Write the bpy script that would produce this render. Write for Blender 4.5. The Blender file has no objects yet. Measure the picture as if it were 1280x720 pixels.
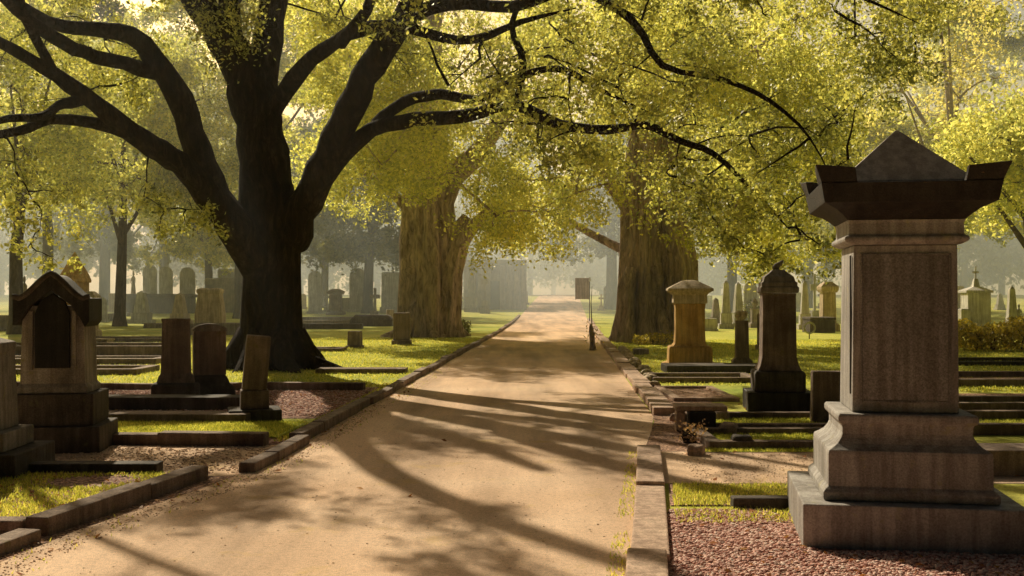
import bpy, math, random
import numpy as np
from mathutils import Vector, Matrix
R = math.radians
rng = random.Random(7)
nr = np.random.default_rng(11)
sc = bpy.context.scene
COL = sc.collection
F, H, HY = 1372.0, 1.6, 370.0

# ------------------------------------------------------------------ terrain and measuring
def sstep(a, b, t):
    t = min(1.0, max(0.0, (t - a) / (b - a)))
    return t * t * (3 - 2 * t)
def gz(y):
    return 1.75 * sstep(62, 150, y)
def PX(px, y): return (px - 640) / F * y
def PY(py, y): return H - (py - HY) / F * y
def GY(py):  # depth on the ground for an image row
    if py > 394: return F * H / (py - HY)
    lo, hi = 60.0, 150.0
    for _ in range(40):
        m = (lo + hi) / 2
        if HY - (gz(m) - H) * F / m > py: lo = m
        else: hi = m
    return lo

# ------------------------------------------------------------------ materials
def newmat(name):
    m = bpy.data.materials.new(name); m.use_nodes = True
    nt = m.node_tree
    for n in list(nt.nodes):
        nt.nodes.remove(n)
    out = nt.nodes.new('ShaderNodeOutputMaterial')
    return m, nt, out
def nd(nt, t, **kw):
    n = nt.nodes.new(t)
    for k, v in kw.items():
        if k in n.inputs: n.inputs[k].default_value = v
        else: setattr(n, k, v)
    return n
def ramp(nt, fac, stops):
    r = nt.nodes.new('ShaderNodeValToRGB')
    cr = r.color_ramp
    while len(cr.elements) < len(stops): cr.elements.new(0.5)
    for e, (p, c) in zip(cr.elements, stops):
        e.position = p; e.color = (*c, 1)
    nt.links.new(fac, r.inputs[0])
    return r.outputs[0]
def mixc(nt, fac, a, b, mode='MIX'):
    m = nt.nodes.new('ShaderNodeMix'); m.data_type = 'RGBA'; m.blend_type = mode
    if isinstance(fac, (int, float)): m.inputs[0].default_value = fac
    else: nt.links.new(fac, m.inputs[0])
    for s, v in ((6, a), (7, b)):
        if isinstance(v, tuple): m.inputs[s].default_value = (*v, 1)
        else: nt.links.new(v, m.inputs[s])
    return m.outputs[2]
def noise(nt, vec, scale, detail=4, rough=.55):
    n = nd(nt, 'ShaderNodeTexNoise', Scale=scale, Detail=detail, Roughness=rough)
    nt.links.new(vec, n.inputs['Vector'])
    return n.outputs['Fac']
def coords(nt, kind='Object', scale=None):
    tc = nt.nodes.new('ShaderNodeTexCoord')
    o = tc.outputs[kind]
    if scale:
        mp = nt.nodes.new('ShaderNodeMapping'); mp.inputs['Scale'].default_value = scale
        nt.links.new(o, mp.inputs[0]); o = mp.outputs[0]
    return o
def bump(nt, h, strength, dist):
    b = nd(nt, 'ShaderNodeBump', Strength=strength, Distance=dist)
    nt.links.new(h, b.inputs['Height'])
    return b.outputs[0]
def finish(nt, out, color, rough=.9, normal=None, spec=.25):
    p = nt.nodes.new('ShaderNodeBsdfPrincipled')
    if isinstance(color, tuple): p.inputs['Base Color'].default_value = (*color, 1)
    else: nt.links.new(color, p.inputs['Base Color'])
    if isinstance(rough, float): p.inputs['Roughness'].default_value = rough
    else: nt.links.new(rough, p.inputs['Roughness'])
    p.inputs['Specular IOR Level'].default_value = spec
    if normal is not None: nt.links.new(normal, p.inputs['Normal'])
    nt.links.new(p.outputs[0], out.inputs[0])
    return p

def stone(name, lo, mid, hi, scale=1.0, rough=.85, bmp=.5, lichen=None, speck=.35):
    m, nt, out = newmat(name)
    v = coords(nt)
    oi = nt.nodes.new('ShaderNodeObjectInfo')
    va = nt.nodes.new('ShaderNodeVectorMath'); va.operation = 'ADD'
    nt.links.new(v, va.inputs[0]); nt.links.new(oi.outputs['Random'], va.inputs[1]); v = va.outputs[0]
    big = noise(nt, v, 2.2 * scale, 6, .62)
    c = ramp(nt, big, [(.3, lo), (.52, mid), (.72, hi)])
    # rain streaks running down
    mp = nt.nodes.new('ShaderNodeMapping'); mp.inputs['Scale'].default_value = (9 * scale, 9 * scale, .7)
    nt.links.new(v, mp.inputs[0])
    st = noise(nt, mp.outputs[0], 1.6, 4, .6)
    sr = ramp(nt, st, [(.42, (.55, .52, .5)), (.6, (1, 1, 1))])
    c = mixc(nt, .7, c, sr, 'MULTIPLY')
    fine = noise(nt, v, 90, 3, .7)
    fr = ramp(nt, fine, [(.35, (1 - speck,) * 3), (.65, (1 + speck * .4,) * 3)])
    c = mixc(nt, 1.0, c, fr, 'MULTIPLY')
    if lichen:
        ln = noise(nt, v, 7 * scale, 6, .7)
        lf = ramp(nt, ln, [(.6, (0, 0, 0)), (.68, (.8, .8, .8))])
        c = mixc(nt, lf, c, lichen)
    hsum = nt.nodes.new('ShaderNodeMath'); hsum.operation = 'ADD'
    med = noise(nt, v, 22, 6, .7)
    nt.links.new(med, hsum.inputs[0]); nt.links.new(fine, hsum.inputs[1])
    n = bump(nt, hsum.outputs[0], bmp, .012)
    finish(nt, out, c, rough, n)
    return m

M = {}
M['granite_dark'] = stone('dark granite', (.07, .055, .042), (.13, .105, .08), (.22, .18, .135), lichen=(.13, .12, .06))
M['granite_main'] = stone('weathered granite', (.36, .335, .30), (.48, .45, .41), (.62, .585, .535), bmp=.5, speck=.3, lichen=(.42, .38, .24))
M['granite_black'] = stone('black granite', (.03, .025, .02), (.055, .045, .036), (.085, .07, .056), rough=.6)
M['granite_shaded'] = stone('shade-darkened speckled granite', (.26, .245, .22), (.35, .33, .3), (.45, .425, .39), bmp=.4, speck=.45)  # speckled granite, darkened to carry the shade of the monument's front
M['cap_stone'] = stone('cap stone', (.42, .36, .32), (.56, .49, .44), (.68, .6, .54), speck=.2)
M['grey'] = stone('grey stone', (.22, .19, .155), (.38, .325, .265), (.52, .46, .38), lichen=(.3, .27, .12))
M['brown'] = stone('brown stone', (.2, .145, .11), (.34, .25, .19), (.5, .38, .29), lichen=(.22, .17, .08))
M['sand'] = stone('golden sandstone', (.55, .30, .07), (.75, .45, .13), (.9, .6, .2))
M['pale'] = stone('pale sandstone', (.5, .38, .24), (.7, .56, .38), (.85, .72, .52))
M['marble'] = stone('white marble', (.45, .43, .4), (.62, .6, .56), (.78, .76, .7), speck=.15)
M['kerb'] = stone('kerb stone', (.2, .14, .1), (.36, .26, .19), (.56, .42, .32), lichen=(.2, .16, .07), bmp=.9)
M['slab'] = stone('path slab', (.55, .37, .26), (.70, .49, .35), (.82, .60, .43), bmp=.7)
M['bronze'] = stone('bronze', (.02, .015, .012), (.035, .028, .02), (.06, .045, .03), rough=.55)
M['sign'] = stone('sign board', (.26, .19, .145), (.35, .26, .2), (.44, .34, .27))

def ground_mat(name, kind):
    m, nt, out = newmat(name)
    v = coords(nt)
    if kind == 'grass':
        a = noise(nt, v, .35, 5, .6); b = noise(nt, v, 9, 4, .7); c3 = noise(nt, v, 60, 3, .7)
        c = ramp(nt, a, [(.3, (.36, .45, .08)), (.5, (.56, .59, .11)), (.7, (.76, .72, .18))])
        br = ramp(nt, b, [(.3, (.62, .62, .6)), (.7, (1.25, 1.2, 1.1))])
        c = mixc(nt, 1.0, c, br, 'MULTIPLY')
        cr = ramp(nt, c3, [(.3, (.55, .55, .55)), (.7, (1.3, 1.3, 1.3))])
        c = mixc(nt, 1.0, c, cr, 'MULTIPLY')
        n = bump(nt, c3, .5, .03)
        finish(nt, out, c, .95, n, .1)
    elif kind == 'path':
        a = noise(nt, v, .5, 5, .6)
        sv = coords(nt, 'Object', (1.2, .12, 1)); wheel = noise(nt, sv, 1.1, 4, .55)
        b = noise(nt, v, 34, 4, .75); c3 = noise(nt, v, 150, 2, .8)
        c = ramp(nt, a, [(.3, (.76, .52, .34)), (.5, (.88, .63, .44)), (.7, (.97, .73, .53))])
        wr = ramp(nt, wheel, [(.35, (.68, .66, .63)), (.6, (1.12, 1.1, 1.05))])
        c = mixc(nt, 1.0, c, wr, 'MULTIPLY')
        br = ramp(nt, b, [(.3, (.72, .7, .68)), (.5, (1, 1, 1)), (.75, (1.15, 1.13, 1.1))])
        c = mixc(nt, .9, c, br, 'MULTIPLY')
        cr = ramp(nt, c3, [(.3, (.5, .5, .5)), (.7, (1.35, 1.35, 1.35))])
        c = mixc(nt, .8, c, cr, 'MULTIPLY')
        ms = noise(nt, v, 1.3, 6, .7)
        mf = ramp(nt, ms, [(.58, (0, 0, 0)), (.72, (.6, .6, .6))])
        c = mixc(nt, mf, c, (.72, .50, .16))
        ad = nt.nodes.new('ShaderNodeMath'); ad.operation = 'ADD'
        nt.links.new(b, ad.inputs[0]); nt.links.new(c3, ad.inputs[1])
        n = bump(nt, ad.outputs[0], .6, .015)
        finish(nt, out, c, .92, n, .15)
    else:
        a = noise(nt, v, .8, 5, .6)
        vo = nd(nt, 'ShaderNodeTexVoronoi', Scale=38.0); nt.links.new(v, vo.inputs['Vector'])
        cols = [(.3, (.5, .28, .21)), (.5, (.68, .42, .32)), (.7, (.8, .55, .43))] if kind == 'gravel' else [(.3, (.50, .30, .19)), (.5, (.64, .40, .27)), (.7, (.78, .52, .36))]
        c = ramp(nt, a, cols)
        hv = nt.nodes.new('ShaderNodeSeparateColor'); nt.links.new(vo.outputs['Color'], hv.inputs[0])
        br = ramp(nt, hv.outputs[0], [(.1, (.5, .48, .47)), (.9, (1.4, 1.35, 1.3))])
        c = mixc(nt, 1.0, c, br, 'MULTIPLY')
        dr = ramp(nt, vo.outputs['Distance'], [(.2, (1, 1, 1)), (.6, (.3, .28, .27))])
        c = mixc(nt, .8, c, dr, 'MULTIPLY')
        inv = nt.nodes.new('ShaderNodeMath'); inv.operation = 'SUBTRACT'; inv.inputs[0].default_value = 1
        nt.links.new(vo.outputs['Distance'], inv.inputs[1])
        n = bump(nt, inv.outputs[0], 1.0, .02)
        finish(nt, out, c, .9, n, .15)
    return m
M['grass'] = ground_mat('lawn', 'grass')
M['path'] = ground_mat('path gravel', 'path')
M['gravel'] = ground_mat('red gravel', 'gravel')
M['dirt'] = ground_mat('brown dirt', 'dirt')

def leaf_mat(name, lo, mid, hi, tr=.5, gloss=.06):
    m, nt, out = newmat(name)
    at = nt.nodes.new('ShaderNodeAttribute'); at.attribute_name = 'tint'
    v = coords(nt); a = noise(nt, v, .5, 3, .6)
    ad = nt.nodes.new('ShaderNodeMath'); ad.operation = 'MULTIPLY_ADD'
    ad.inputs[1].default_value = .55
    nt.links.new(at.outputs['Fac'], ad.inputs[0])
    mm = nt.nodes.new('ShaderNodeMath'); mm.operation = 'MULTIPLY'; mm.inputs[1].default_value = .5
    nt.links.new(a, mm.inputs[0]); nt.links.new(mm.outputs[0], ad.inputs[2])
    c = ramp(nt, ad.outputs[0], [(.2, lo), (.5, mid), (.85, hi)])
    d = nt.nodes.new('ShaderNodeBsdfDiffuse'); t = nt.nodes.new('ShaderNodeBsdfTranslucent')
    tc = mixc(nt, 1.0, c, (1.75, 1.7, 1.0), 'MULTIPLY')
    nt.links.new(c, d.inputs[0]); nt.links.new(tc, t.inputs[0])
    mx = nt.nodes.new('ShaderNodeMixShader'); mx.inputs[0].default_value = tr
    nt.links.new(d.outputs[0], mx.inputs[1]); nt.links.new(t.outputs[0], mx.inputs[2])
    g = nt.nodes.new('ShaderNodeBsdfGlossy'); g.inputs['Roughness'].default_value = .45
    g.inputs[0].default_value = (1, 1, .9, 1)
    m2 = nt.nodes.new('ShaderNodeMixShader'); m2.inputs[0].default_value = gloss
    nt.links.new(mx.outputs[0], m2.inputs[1]); nt.links.new(g.outputs[0], m2.inputs[2])
    nt.links.new(m2.outputs[0], out.inputs[0])
    return m
M['leaf_oak'] = leaf_mat('oak leaves', (.08, .095, .032), (.26, .27, .085), (.64, .60, .2), .58)
M['leaf_gold'] = leaf_mat('golden green leaves', (.26, .29, .09), (.52, .53, .18), (.84, .78, .32), .62)
M['leaf_mid'] = leaf_mat('mid green leaves', (.2, .23, .08), (.46, .48, .18), (.8, .74, .33), .62, .03)
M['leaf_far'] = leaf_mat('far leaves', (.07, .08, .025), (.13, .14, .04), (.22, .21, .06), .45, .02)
M['leaf_pale'] = leaf_mat('pale leaves', (.36, .35, .12), (.58, .54, .22), (.8, .72, .36), .6, .02)
M['leaf_hedge'] = leaf_mat('hedge leaves', (.2, .17, .03), (.5, .40, .07), (.8, .66, .14), .45)
M['blade'] = leaf_mat('grass blades', (.21, .25, .045), (.44, .44, .10), (.72, .64, .18), .5, .02)
M['pale_leaf'] = leaf_mat('dry pink leaves', (.4, .22, .14), (.6, .38, .24), (.75, .55, .35), .3, .02)
M['litter'] = leaf_mat('dry leaves', (.22, .07, .03), (.36, .15, .06), (.5, .28, .1), .2, .02)

def bark_mat(name, lo, mid, hi, sx=7., sz=.9, b=.8, dist=.05):
    m, nt, out = newmat(name)
    v0 = coords(nt)
    wn = nd(nt, 'ShaderNodeTexNoise', Scale=1.1, Detail=3.0); nt.links.new(v0, wn.inputs['Vector'])
    wa = nt.nodes.new('ShaderNodeVectorMath'); wa.operation = 'MULTIPLY_ADD'; wa.inputs[1].default_value = (.5, .5, .5)
    nt.links.new(wn.outputs['Color'], wa.inputs[0]); nt.links.new(v0, wa.inputs[2])
    mpb = nt.nodes.new('ShaderNodeMapping'); mpb.inputs['Scale'].default_value = (sx, sx, sz); nt.links.new(wa.outputs[0], mpb.inputs[0])
    a = noise(nt, mpb.outputs[0], 1.3, 7, .65)
    v2 = coords(nt); f = noise(nt, v2, 24, 4, .7); g = noise(nt, v2, .7, 3, .5)
    c = ramp(nt, a, [(.34, lo), (.52, mid), (.68, hi)])
    gr = ramp(nt, g, [(.3, (.7, .7, .72)), (.7, (1.2, 1.15, 1.1))])
    c = mixc(nt, 1.0, c, gr, 'MULTIPLY')
    ad = nt.nodes.new('ShaderNodeMath'); ad.operation = 'MULTIPLY_ADD'; ad.inputs[1].default_value = .25
    nt.links.new(f, ad.inputs[0]); nt.links.new(a, ad.inputs[2])
    n = bump(nt, ad.outputs[0], b, dist)
    finish(nt, out, c, .95, n, .1)
    return m
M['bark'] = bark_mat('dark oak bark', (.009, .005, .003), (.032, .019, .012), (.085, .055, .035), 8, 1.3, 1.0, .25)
M['bark_old'] = bark_mat('old fluted bark', (.22, .165, .155), (.60, .475, .455), (.92, .77, .75), 6.5, .75, 1.0, .2)
M['bark_far'] = bark_mat('far bark', (.05, .04, .03), (.10, .08, .06), (.16, .13, .1))
M['bark_pale'] = bark_mat('pale bark', (.25, .2, .13), (.42, .34, .24), (.55, .46, .34))

# ------------------------------------------------------------------ objects
def tag(o, label=None, cat=None, group=None, kind=None):
    if label: o['label'] = label
    if cat: o['category'] = cat
    if group: o['group'] = group
    if kind: o['kind'] = kind
    return o
def link(name, me, mat, parent=None, loc=(0, 0, 0), rz=0, tilt=(0, 0)):
    o = bpy.data.objects.new(name, me); COL.objects.link(o)
    if mat is not None: me.materials.append(mat)
    if parent: o.parent = parent
    o.location = loc; o.rotation_euler = (tilt[0], tilt[1], rz)
    return o
def thing(name, label, cat, loc, rz=0, group=None, tilt=(0, 0)):
    o = bpy.data.objects.new(name, None); COL.objects.link(o); o.empty_display_size = .3
    o.location = loc; o.rotation_euler = (tilt[0], tilt[1], rz)
    return tag(o, label, cat, group)
class MB:
    def __init__(s): s.v = []; s.f = []; s.smooth = False
    def add(s, vs, fs):
        n = len(s.v); s.v += [tuple(v) for v in vs]; s.f += [tuple(i + n for i in f) for f in fs]
        return s
    def box(s, x0, x1, y0, y1, z0, z1):
        return s.add([(x0, y0, z0), (x1, y0, z0), (x1, y1, z0), (x0, y1, z0), (x0, y0, z1), (x1, y0, z1), (x1, y1, z1), (x0, y1, z1)],
                     [(0, 3, 2, 1), (4, 5, 6, 7), (0, 1, 5, 4), (1, 2, 6, 5), (2, 3, 7, 6), (3, 0, 4, 7)])
    def rings(s, prof):  # rectangular section, (half x, half y, z) from the bottom up
        vs, fs = [], []
        for hx, hy, z in prof: vs += [(-hx, -hy, z), (hx, -hy, z), (hx, hy, z), (-hx, hy, z)]
        for i in range(len(prof) - 1):
            a, b = 4 * i, 4 * i + 4
            for k in range(4): fs.append((a + k, a + (k + 1) % 4, b + (k + 1) % 4, b + k))
        fs.append((3, 2, 1, 0)); t = 4 * (len(prof) - 1); fs.append((t, t + 1, t + 2, t + 3))
        return s.add(vs, fs)
    def lathe(s, prof, n=20, cx=0, cy=0):
        vs, fs = [], []
        for r, z in prof:
            for k in range(n):
                a = 2 * math.pi * k / n; vs.append((cx + r * math.cos(a), cy + r * math.sin(a), z))
        for i in range(len(prof) - 1):
            for k in range(n):
                a, b = i * n, i * n + n
                fs.append((a + k, a + (k + 1) % n, b + (k + 1) % n, b + k))
        fs.append(tuple(range(n - 1, -1, -1))); t = n * (len(prof) - 1); fs.append(tuple(t + k for k in range(n)))
        return s.add(vs, fs)
    def prism(s, poly, y0, y1):  # polygon in x,z pushed through y
        n = len(poly)
        vs = [(x, y0, z) for x, z in poly] + [(x, y1, z) for x, z in poly]
        fs = [tuple(range(n)), tuple(range(2 * n - 1, n - 1, -1))]
        for k in range(n): fs.append((k, k + n, (k + 1) % n + n, (k + 1) % n))
        return s.add(vs, fs)
    def tube(s, pts, rad, n=8, flute=0, seed=0):
        pts = [Vector(p) for p in pts]; r2 = random.Random(seed)
        ph = [r2.uniform(0, 6.28) for _ in range(6)]
        vs, fs = [], []
        up = Vector((0, 1, .2)).normalized()
        for i, p in enumerate(pts):
            d = (pts[min(i + 1, len(pts) - 1)] - pts[max(i - 1, 0)]).normalized()
            a = d.cross(up)
            if a.length < .1: a = d.cross(Vector((1, 0, 0)))
            a.normalize(); b = d.cross(a).normalized()
            for k in range(n):
                t = 2 * math.pi * k / n
                w = 1 + flute * (.5 * math.sin(3 * t + ph[0] + i * .05) + .35 * math.sin(5 * t + ph[1] - i * .04) + .9 * (abs(math.sin(4.5 * t + ph[2] + i * .03 + .3 * math.sin(2 * t + i * .2))) - .6) + .55 * (abs(math.sin(9 * t + ph[3] - i * .04)) - .6))
                vs.append(p + (a * math.cos(t) + b * math.sin(t)) * rad[i] * w)
        for i in range(len(pts) - 1):
            for k in range(n):
                x, y = i * n, i * n + n
                fs.append((x + k, x + (k + 1) % n, y + (k + 1) % n, y + k))
        fs.append(tuple(range(n - 1, -1, -1))); t = n * (len(pts) - 1); fs.append(tuple(t + k for k in range(n)))
        return s.add(vs, fs)
    def build(s, name, mat, parent=None, loc=(0, 0, 0), rz=0, bevel=0, smooth=False, tilt=(0, 0), seg=2):
        me = bpy.data.meshes.new(name); me.from_pydata([tuple(v) for v in s.v], [], s.f); me.update()
        if smooth:
            me.polygons.foreach_set('use_smooth', [True] * len(me.polygons))
        o = link(name, me, mat, parent, loc, rz, tilt)
        if bevel:
            b = o.modifiers.new('edge', 'BEVEL'); b.width = bevel; b.segments = seg; b.limit_method = 'ANGLE'; b.angle_limit = R(25)
        return o
def rough_up(o, amt, sub=2, size=.4):
    if sub:
        s = o.modifiers.new('sub', 'SUBSURF'); s.subdivision_type = 'SIMPLE'; s.levels = s.render_levels = sub
    t = bpy.data.textures.new('rough', 'CLOUDS'); t.noise_scale = size; t.noise_depth = 3
    d = o.modifiers.new('rough', 'DISPLACE'); d.texture = t; d.strength = amt; d.mid_level = .5; d.texture_coords = 'GLOBAL'
    return o

AZ, EL = R(-24), R(35)
Sd = Vector((math.sin(AZ) * math.cos(EL), math.cos(AZ) * math.cos(EL), math.sin(EL)))
def sunlit(p, z0=0.0):
    k = (p[2] - z0) / Sd.z
    return p[0] - Sd.x * k, p[1] - Sd.y * k
def keeps(p, r3):
    # crowns are open where the sun comes through to the lawns, the path and the stones
    x, y = sunlit(p)
    pl, pr = path_l(y), path_r(y)
    k = 1.0
    if 19 < y < 60 and x < pl: k = .15
    elif 19 < y < 60 and x > pr: k = .2
    elif 16 < y < 62: k = .85
    elif y <= 16 and pl < x < pr: k = .68
    elif y < 19 and x <= pl: k = .68
    elif y < 19: k = .68
    for z0 in (.3, 1.2, 2.2):
        a, b = sunlit(p, z0)
        if abs(a - 2.0) < 1.1 and abs(b - 7.6) < 1.3: k = 0
        if abs(a - 3.7) < .8 and abs(b - 15.5) < 1 and z0 < 2: k = min(k, .1)
        if abs(a - 4.4) < 1 and abs(b - 25) < 1.5: k = min(k, .1)
    if abs(x - 1.9) < 1.6 and 5 < y < 7: k = min(k, .15)
    return r3.random() < k
# ------------------------------------------------------------------ leaves and branches
def quad_cloud(name, pos, size, mat, parent=None, aspect=.55, flat=0.0, kind=None):
    n = len(pos)
    nrm = nr.normal(size=(n, 3)); nrm[:, 2] += flat * np.sign(nrm[:, 2]) ; nrm /= np.linalg.norm(nrm, axis=1)[:, None]
    t = nr.normal(size=(n, 3)); a = np.cross(nrm, t); a /= np.linalg.norm(a, axis=1)[:, None]; b = np.cross(nrm, a)
    s = (size * nr.uniform(.45, 1.5, n))[:, None]
    cup = nrm * s * .18
    v = np.empty((n, 4, 3), np.float32)
    v[:, 0] = pos - a * s; v[:, 1] = pos + b * s * aspect + cup; v[:, 2] = pos + a * s; v[:, 3] = pos - b * s * aspect + cup
    me = bpy.data.meshes.new(name)
    me.vertices.add(4 * n); me.vertices.foreach_set('co', v.reshape(-1))
    me.loops.add(4 * n); me.loops.foreach_set('vertex_index', np.arange(4 * n, dtype=np.int32))
    me.polygons.add(n); me.polygons.foreach_set('loop_start', np.arange(0, 4 * n, 4, dtype=np.int32))
    at = me.attributes.new('tint', 'FLOAT', 'FACE'); at.data.foreach_set('value', nr.uniform(0, 1, n).astype(np.float32))
    me.update(calc_edges=True); me.validate()
    o = link(name, me, mat, parent)
    if kind: o['kind'] = kind
    return o
def cluster_leaves(cl, per, squash=.75):
    """cl: (n,4) centre and radius -> leaf positions, in twiggy sub-clumps with drooping tails"""
    out = []
    for x, y, z, r in cl:
        k = max(3, int(7 * (r / .7)))
        sub = nr.normal(size=(k, 3)) * r * .55; sub[:, 2] *= squash
        m = int(per * (r / .7) ** 2)
        idx = nr.integers(0, k, m)
        p = sub[idx] + nr.normal(size=(m, 3)) * r * .2
        p[:, 2] -= np.abs(nr.normal(size=m)) * r * .12
        out.append(p + np.array([x, y, z]))
    P = np.concatenate(out)
    # openings in the crown where the sun reaches the monuments and the gravel
    gone = np.zeros(len(P), bool); u = nr.uniform(0, 1, len(P))
    for z0 in (0, .4, .9, 1.5, 2.1):
        k = (P[:, 2] - z0) / Sd.z; a = P[:, 0] - Sd.x * k; b = P[:, 1] - Sd.y * k
        gone |= (np.abs(a - 1.95) < .75) & (np.abs(b - 7.5) < .9) & (u < .96)
        gone |= (np.abs(a - 3.6) < .4) & (np.abs(b - 15.5) < .6) & (u < .85)
        gone |= (np.abs(a - 4.1) < .5) & (np.abs(b - 25.3) < .9) & (u < .85)
        if z0 in (0, .9, 2.1):
            zz = z0 * 3; k = (P[:, 2] - zz) / Sd.z; a3 = P[:, 0] - Sd.x * k; b3 = P[:, 1] - Sd.y * k
            gone |= (np.abs(a3 - 4.4) < 1.8) & (np.abs(b3 - 38.6) < 1.8) & (P[:, 2] > zz) & (u < .7)
            gone |= (np.abs(a3 + 3.4) < 1.6) & (np.abs(b3 - 43.5) < 1.8) & (P[:, 2] > zz) & (u < .7)
        if z0 == 0:
            gone |= (a > 1.2) & (a < 4.2) & (b > 9) & (b < 12.5) & (u < .8)
            gone |= (a > .8) & (a < 3.2) & (b > 5.2) & (b < 8) & (u < .8)
            gone |= (a > -8) & (a < -3) & (b > 12.2) & (b < 13.8) & (u < .7)
            gone |= (a > -8) & (a < -3.4) & (b > 7.4) & (b < 9.0) & (u < .6)
    return P[~gone]
def grow(mb, nodes, cl, rbase=.012, rk=.010, seed=3):
    """joins each cluster to the nearest wood so branches divide as they go out"""
    r2 = random.Random(seed)
    nodes = [Vector(n) for n in nodes]
    arr = np.array([tuple(n) for n in nodes])
    c0 = arr.mean(0)
    order = sorted(range(len(cl)), key=lambda i: float(np.min(np.sum((arr - cl[i][:3]) ** 2, 1))))
    for i in order:
        c = np.array(cl[i][:3]); d = np.sum((arr - c) ** 2, 1); j = int(np.argmin(d)); L = math.sqrt(d[j])
        if L < .25: continue
        a = Vector(arr[j]); b = Vector(c); side = Vector((r2.uniform(-1, 1), r2.uniform(-1, 1), r2.uniform(-.2, 1))) * L * .16
        pts = []
        K = 5
        for q in range(K + 1):
            t = q / K
            pts.append(a.lerp(b, t) + side * math.sin(math.pi * t) + Vector((r2.uniform(-1, 1), r2.uniform(-1, 1), r2.uniform(-1, 1))) * L * .025 * (0 < q < K))
        r0 = rbase + rk * L
        mb.tube(pts, [r0 * (1 - .75 * q / K) for q in range(K + 1)], 5)
        arr = np.vstack([arr, [tuple(p) for p in pts[1:]]])
        for _ in range(2):  # twigs in the clump
            e = b + Vector((r2.gauss(0, 1), r2.gauss(0, 1), r2.gauss(0, .7))) * cl[i][3] * .6
            mb.tube([pts[-2], (pts[-2] + e) / 2 + Vector((0, 0, .05)), e], [r0 * .35, r0 * .22, r0 * .1], 4)

# ------------------------------------------------------------------ the setting
S_PATH = 68 / F
def path_l(y): return S_PATH * y - (2.88 + .5 * sstep(11.5, 6.5, y) * 1.0) - .5 * sstep(40, 90, y)
def path_l(y):
    k = 2.86 + .55 * (1 - sstep(6.5, 10.5, y)) + .5 * sstep(40, 90, y)
    return S_PATH * y - k
def path_r(y):
    if y < 11.3: return .62 + (y - 6.27) * .131 + .06
    if y < 14.5: return 1.36 + (y - 11.3) / 3.2 * .55
    return S_PATH * y + 1.15 + .3 * sstep(40, 90, y)
YG = [-12, 1, 3, 5, 6.27, 7.5, 9, 10.2, 11.3, 12, 13, 14.5, 16, 18, 20, 24, 28, 32, 36, 40, 45, 50, 55, 60] + list(range(64, 156, 4)) + [160, 200, 400, 900]
def sheet(name, xs_of_y, ys, dz, mat, kind='structure'):
    vs, fs = [], []
    k = None
    for i, y in enumerate(ys):
        xs = xs_of_y(y); k = len(xs)
        vs += [(x, y, gz(y) + dz) for x in xs]
        if i:
            for j in range(k - 1):
                a = (i - 1) * k + j; b = i * k + j
                fs.append((a, a + 1, b + 1, b))
    mb = MB(); mb.add(vs, fs)
    return tag(mb.build(name, mat), kind=kind)
sheet('ground', lambda y: (-500, -60, -20, -6, 0, 6, 20, 60, 500), YG, 0, M['grass'])
ys = [y for y in YG if y <= 150]
sheet('path', lambda y: (path_l(y), (path_l(y) * 2 + path_r(y)) / 3, (path_l(y) + 2 * path_r(y)) / 3, path_r(y)), ys, .006, M['path'])
sheet('cross_road', lambda y: (-60, 0, 60), [140, 144, 148, 152], .012, M['path'])
def flat(name, x0, x1, y0, y1, mat, dz=.004):
    def xs(y): return (x0(y) if callable(x0) else x0, x1(y) if callable(x1) else x1)
    n = max(2, int((y1 - y0) / 1.0) + 1)
    return sheet(name, xs, [y0 + (y1 - y0) * i / n for i in range(n + 1)], dz, mat)
# left ground patches
flat('gravel_bed', -9, lambda y: path_l(y), -6, 7.3, M['dirt'])
flat('side_path', -14, lambda y: path_l(y) + .02, 9.75, 11.75, M['path'])
flat('gravel_bed', -14, lambda y: path_l(y) - .02, 14.3, 19.2, M['gravel'])
flat('gravel_bed', -14, lambda y: path_l(y) - .05, 11.75, 12.5, M['gravel'], .004)
# right ground patches
flat('side_path', lambda y: path_r(y) - .02, 14, 9.35, 11.25, M['path'])
flat('gravel_bed', lambda y: path_r(y) + .1, 10, -4, 8.1, M['gravel'])
flat('gravel_bed', lambda y: path_r(y) + .05, 3.0, 14.9, 19.5, M['dirt'])
flat('gravel_bed', 4.5, 14, 15.2, 18.0, M['dirt'])

# ------------------------------------------------------------------ kerbs
def rail(name, a, b, w, h, mat, label, cat, group=None, z0=-.05, seed=0, n=None):
    """a kerb laid as butted stones of uneven length, one thing"""
    r2 = random.Random(seed + int(a[0] * 10) + int(a[1] * 7))
    a = Vector((a[0], a[1], 0)); b = Vector((b[0], b[1], 0)); L = (b - a).length; d = (b - a) / L; s = Vector((-d.y, d.x, 0))
    n = n or max(1, round(L / 1.3)); t = 0
    cuts = [0] + sorted((i + r2.uniform(-.2, .2)) / n for i in range(1, n)) + [1]
    mb = MB()
    for i in range(n):
        p = a + d * (cuts[i] * L + .006); q = a + d * (cuts[i + 1] * L - .006)
        o1 = r2.uniform(-.02, .02); o2 = r2.uniform(-.02, .02); dh = r2.uniform(-.022, .015)
        vs = []
        for z, k in ((z0, 0), (h + dh, 1)):
            for e, of in ((p, o1), (q, o2)):
                zz = z + gz(e.y) + (r2.uniform(-.006, .006) if k else 0)
                vs.append(e + s * (-w / 2 + of) + Vector((0, 0, zz))); vs.append(e + s * (w / 2 + of) + Vector((0, 0, zz)))
        mb.add(vs, [(0, 1, 3, 2), (4, 6, 7, 5), (0, 2, 6, 4), (1, 5, 7, 3), (0, 4, 5, 1), (2, 3, 7, 6)])
    o = mb.build(name, mat, bevel=.012)
    return tag(o, label, cat, group)
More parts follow.
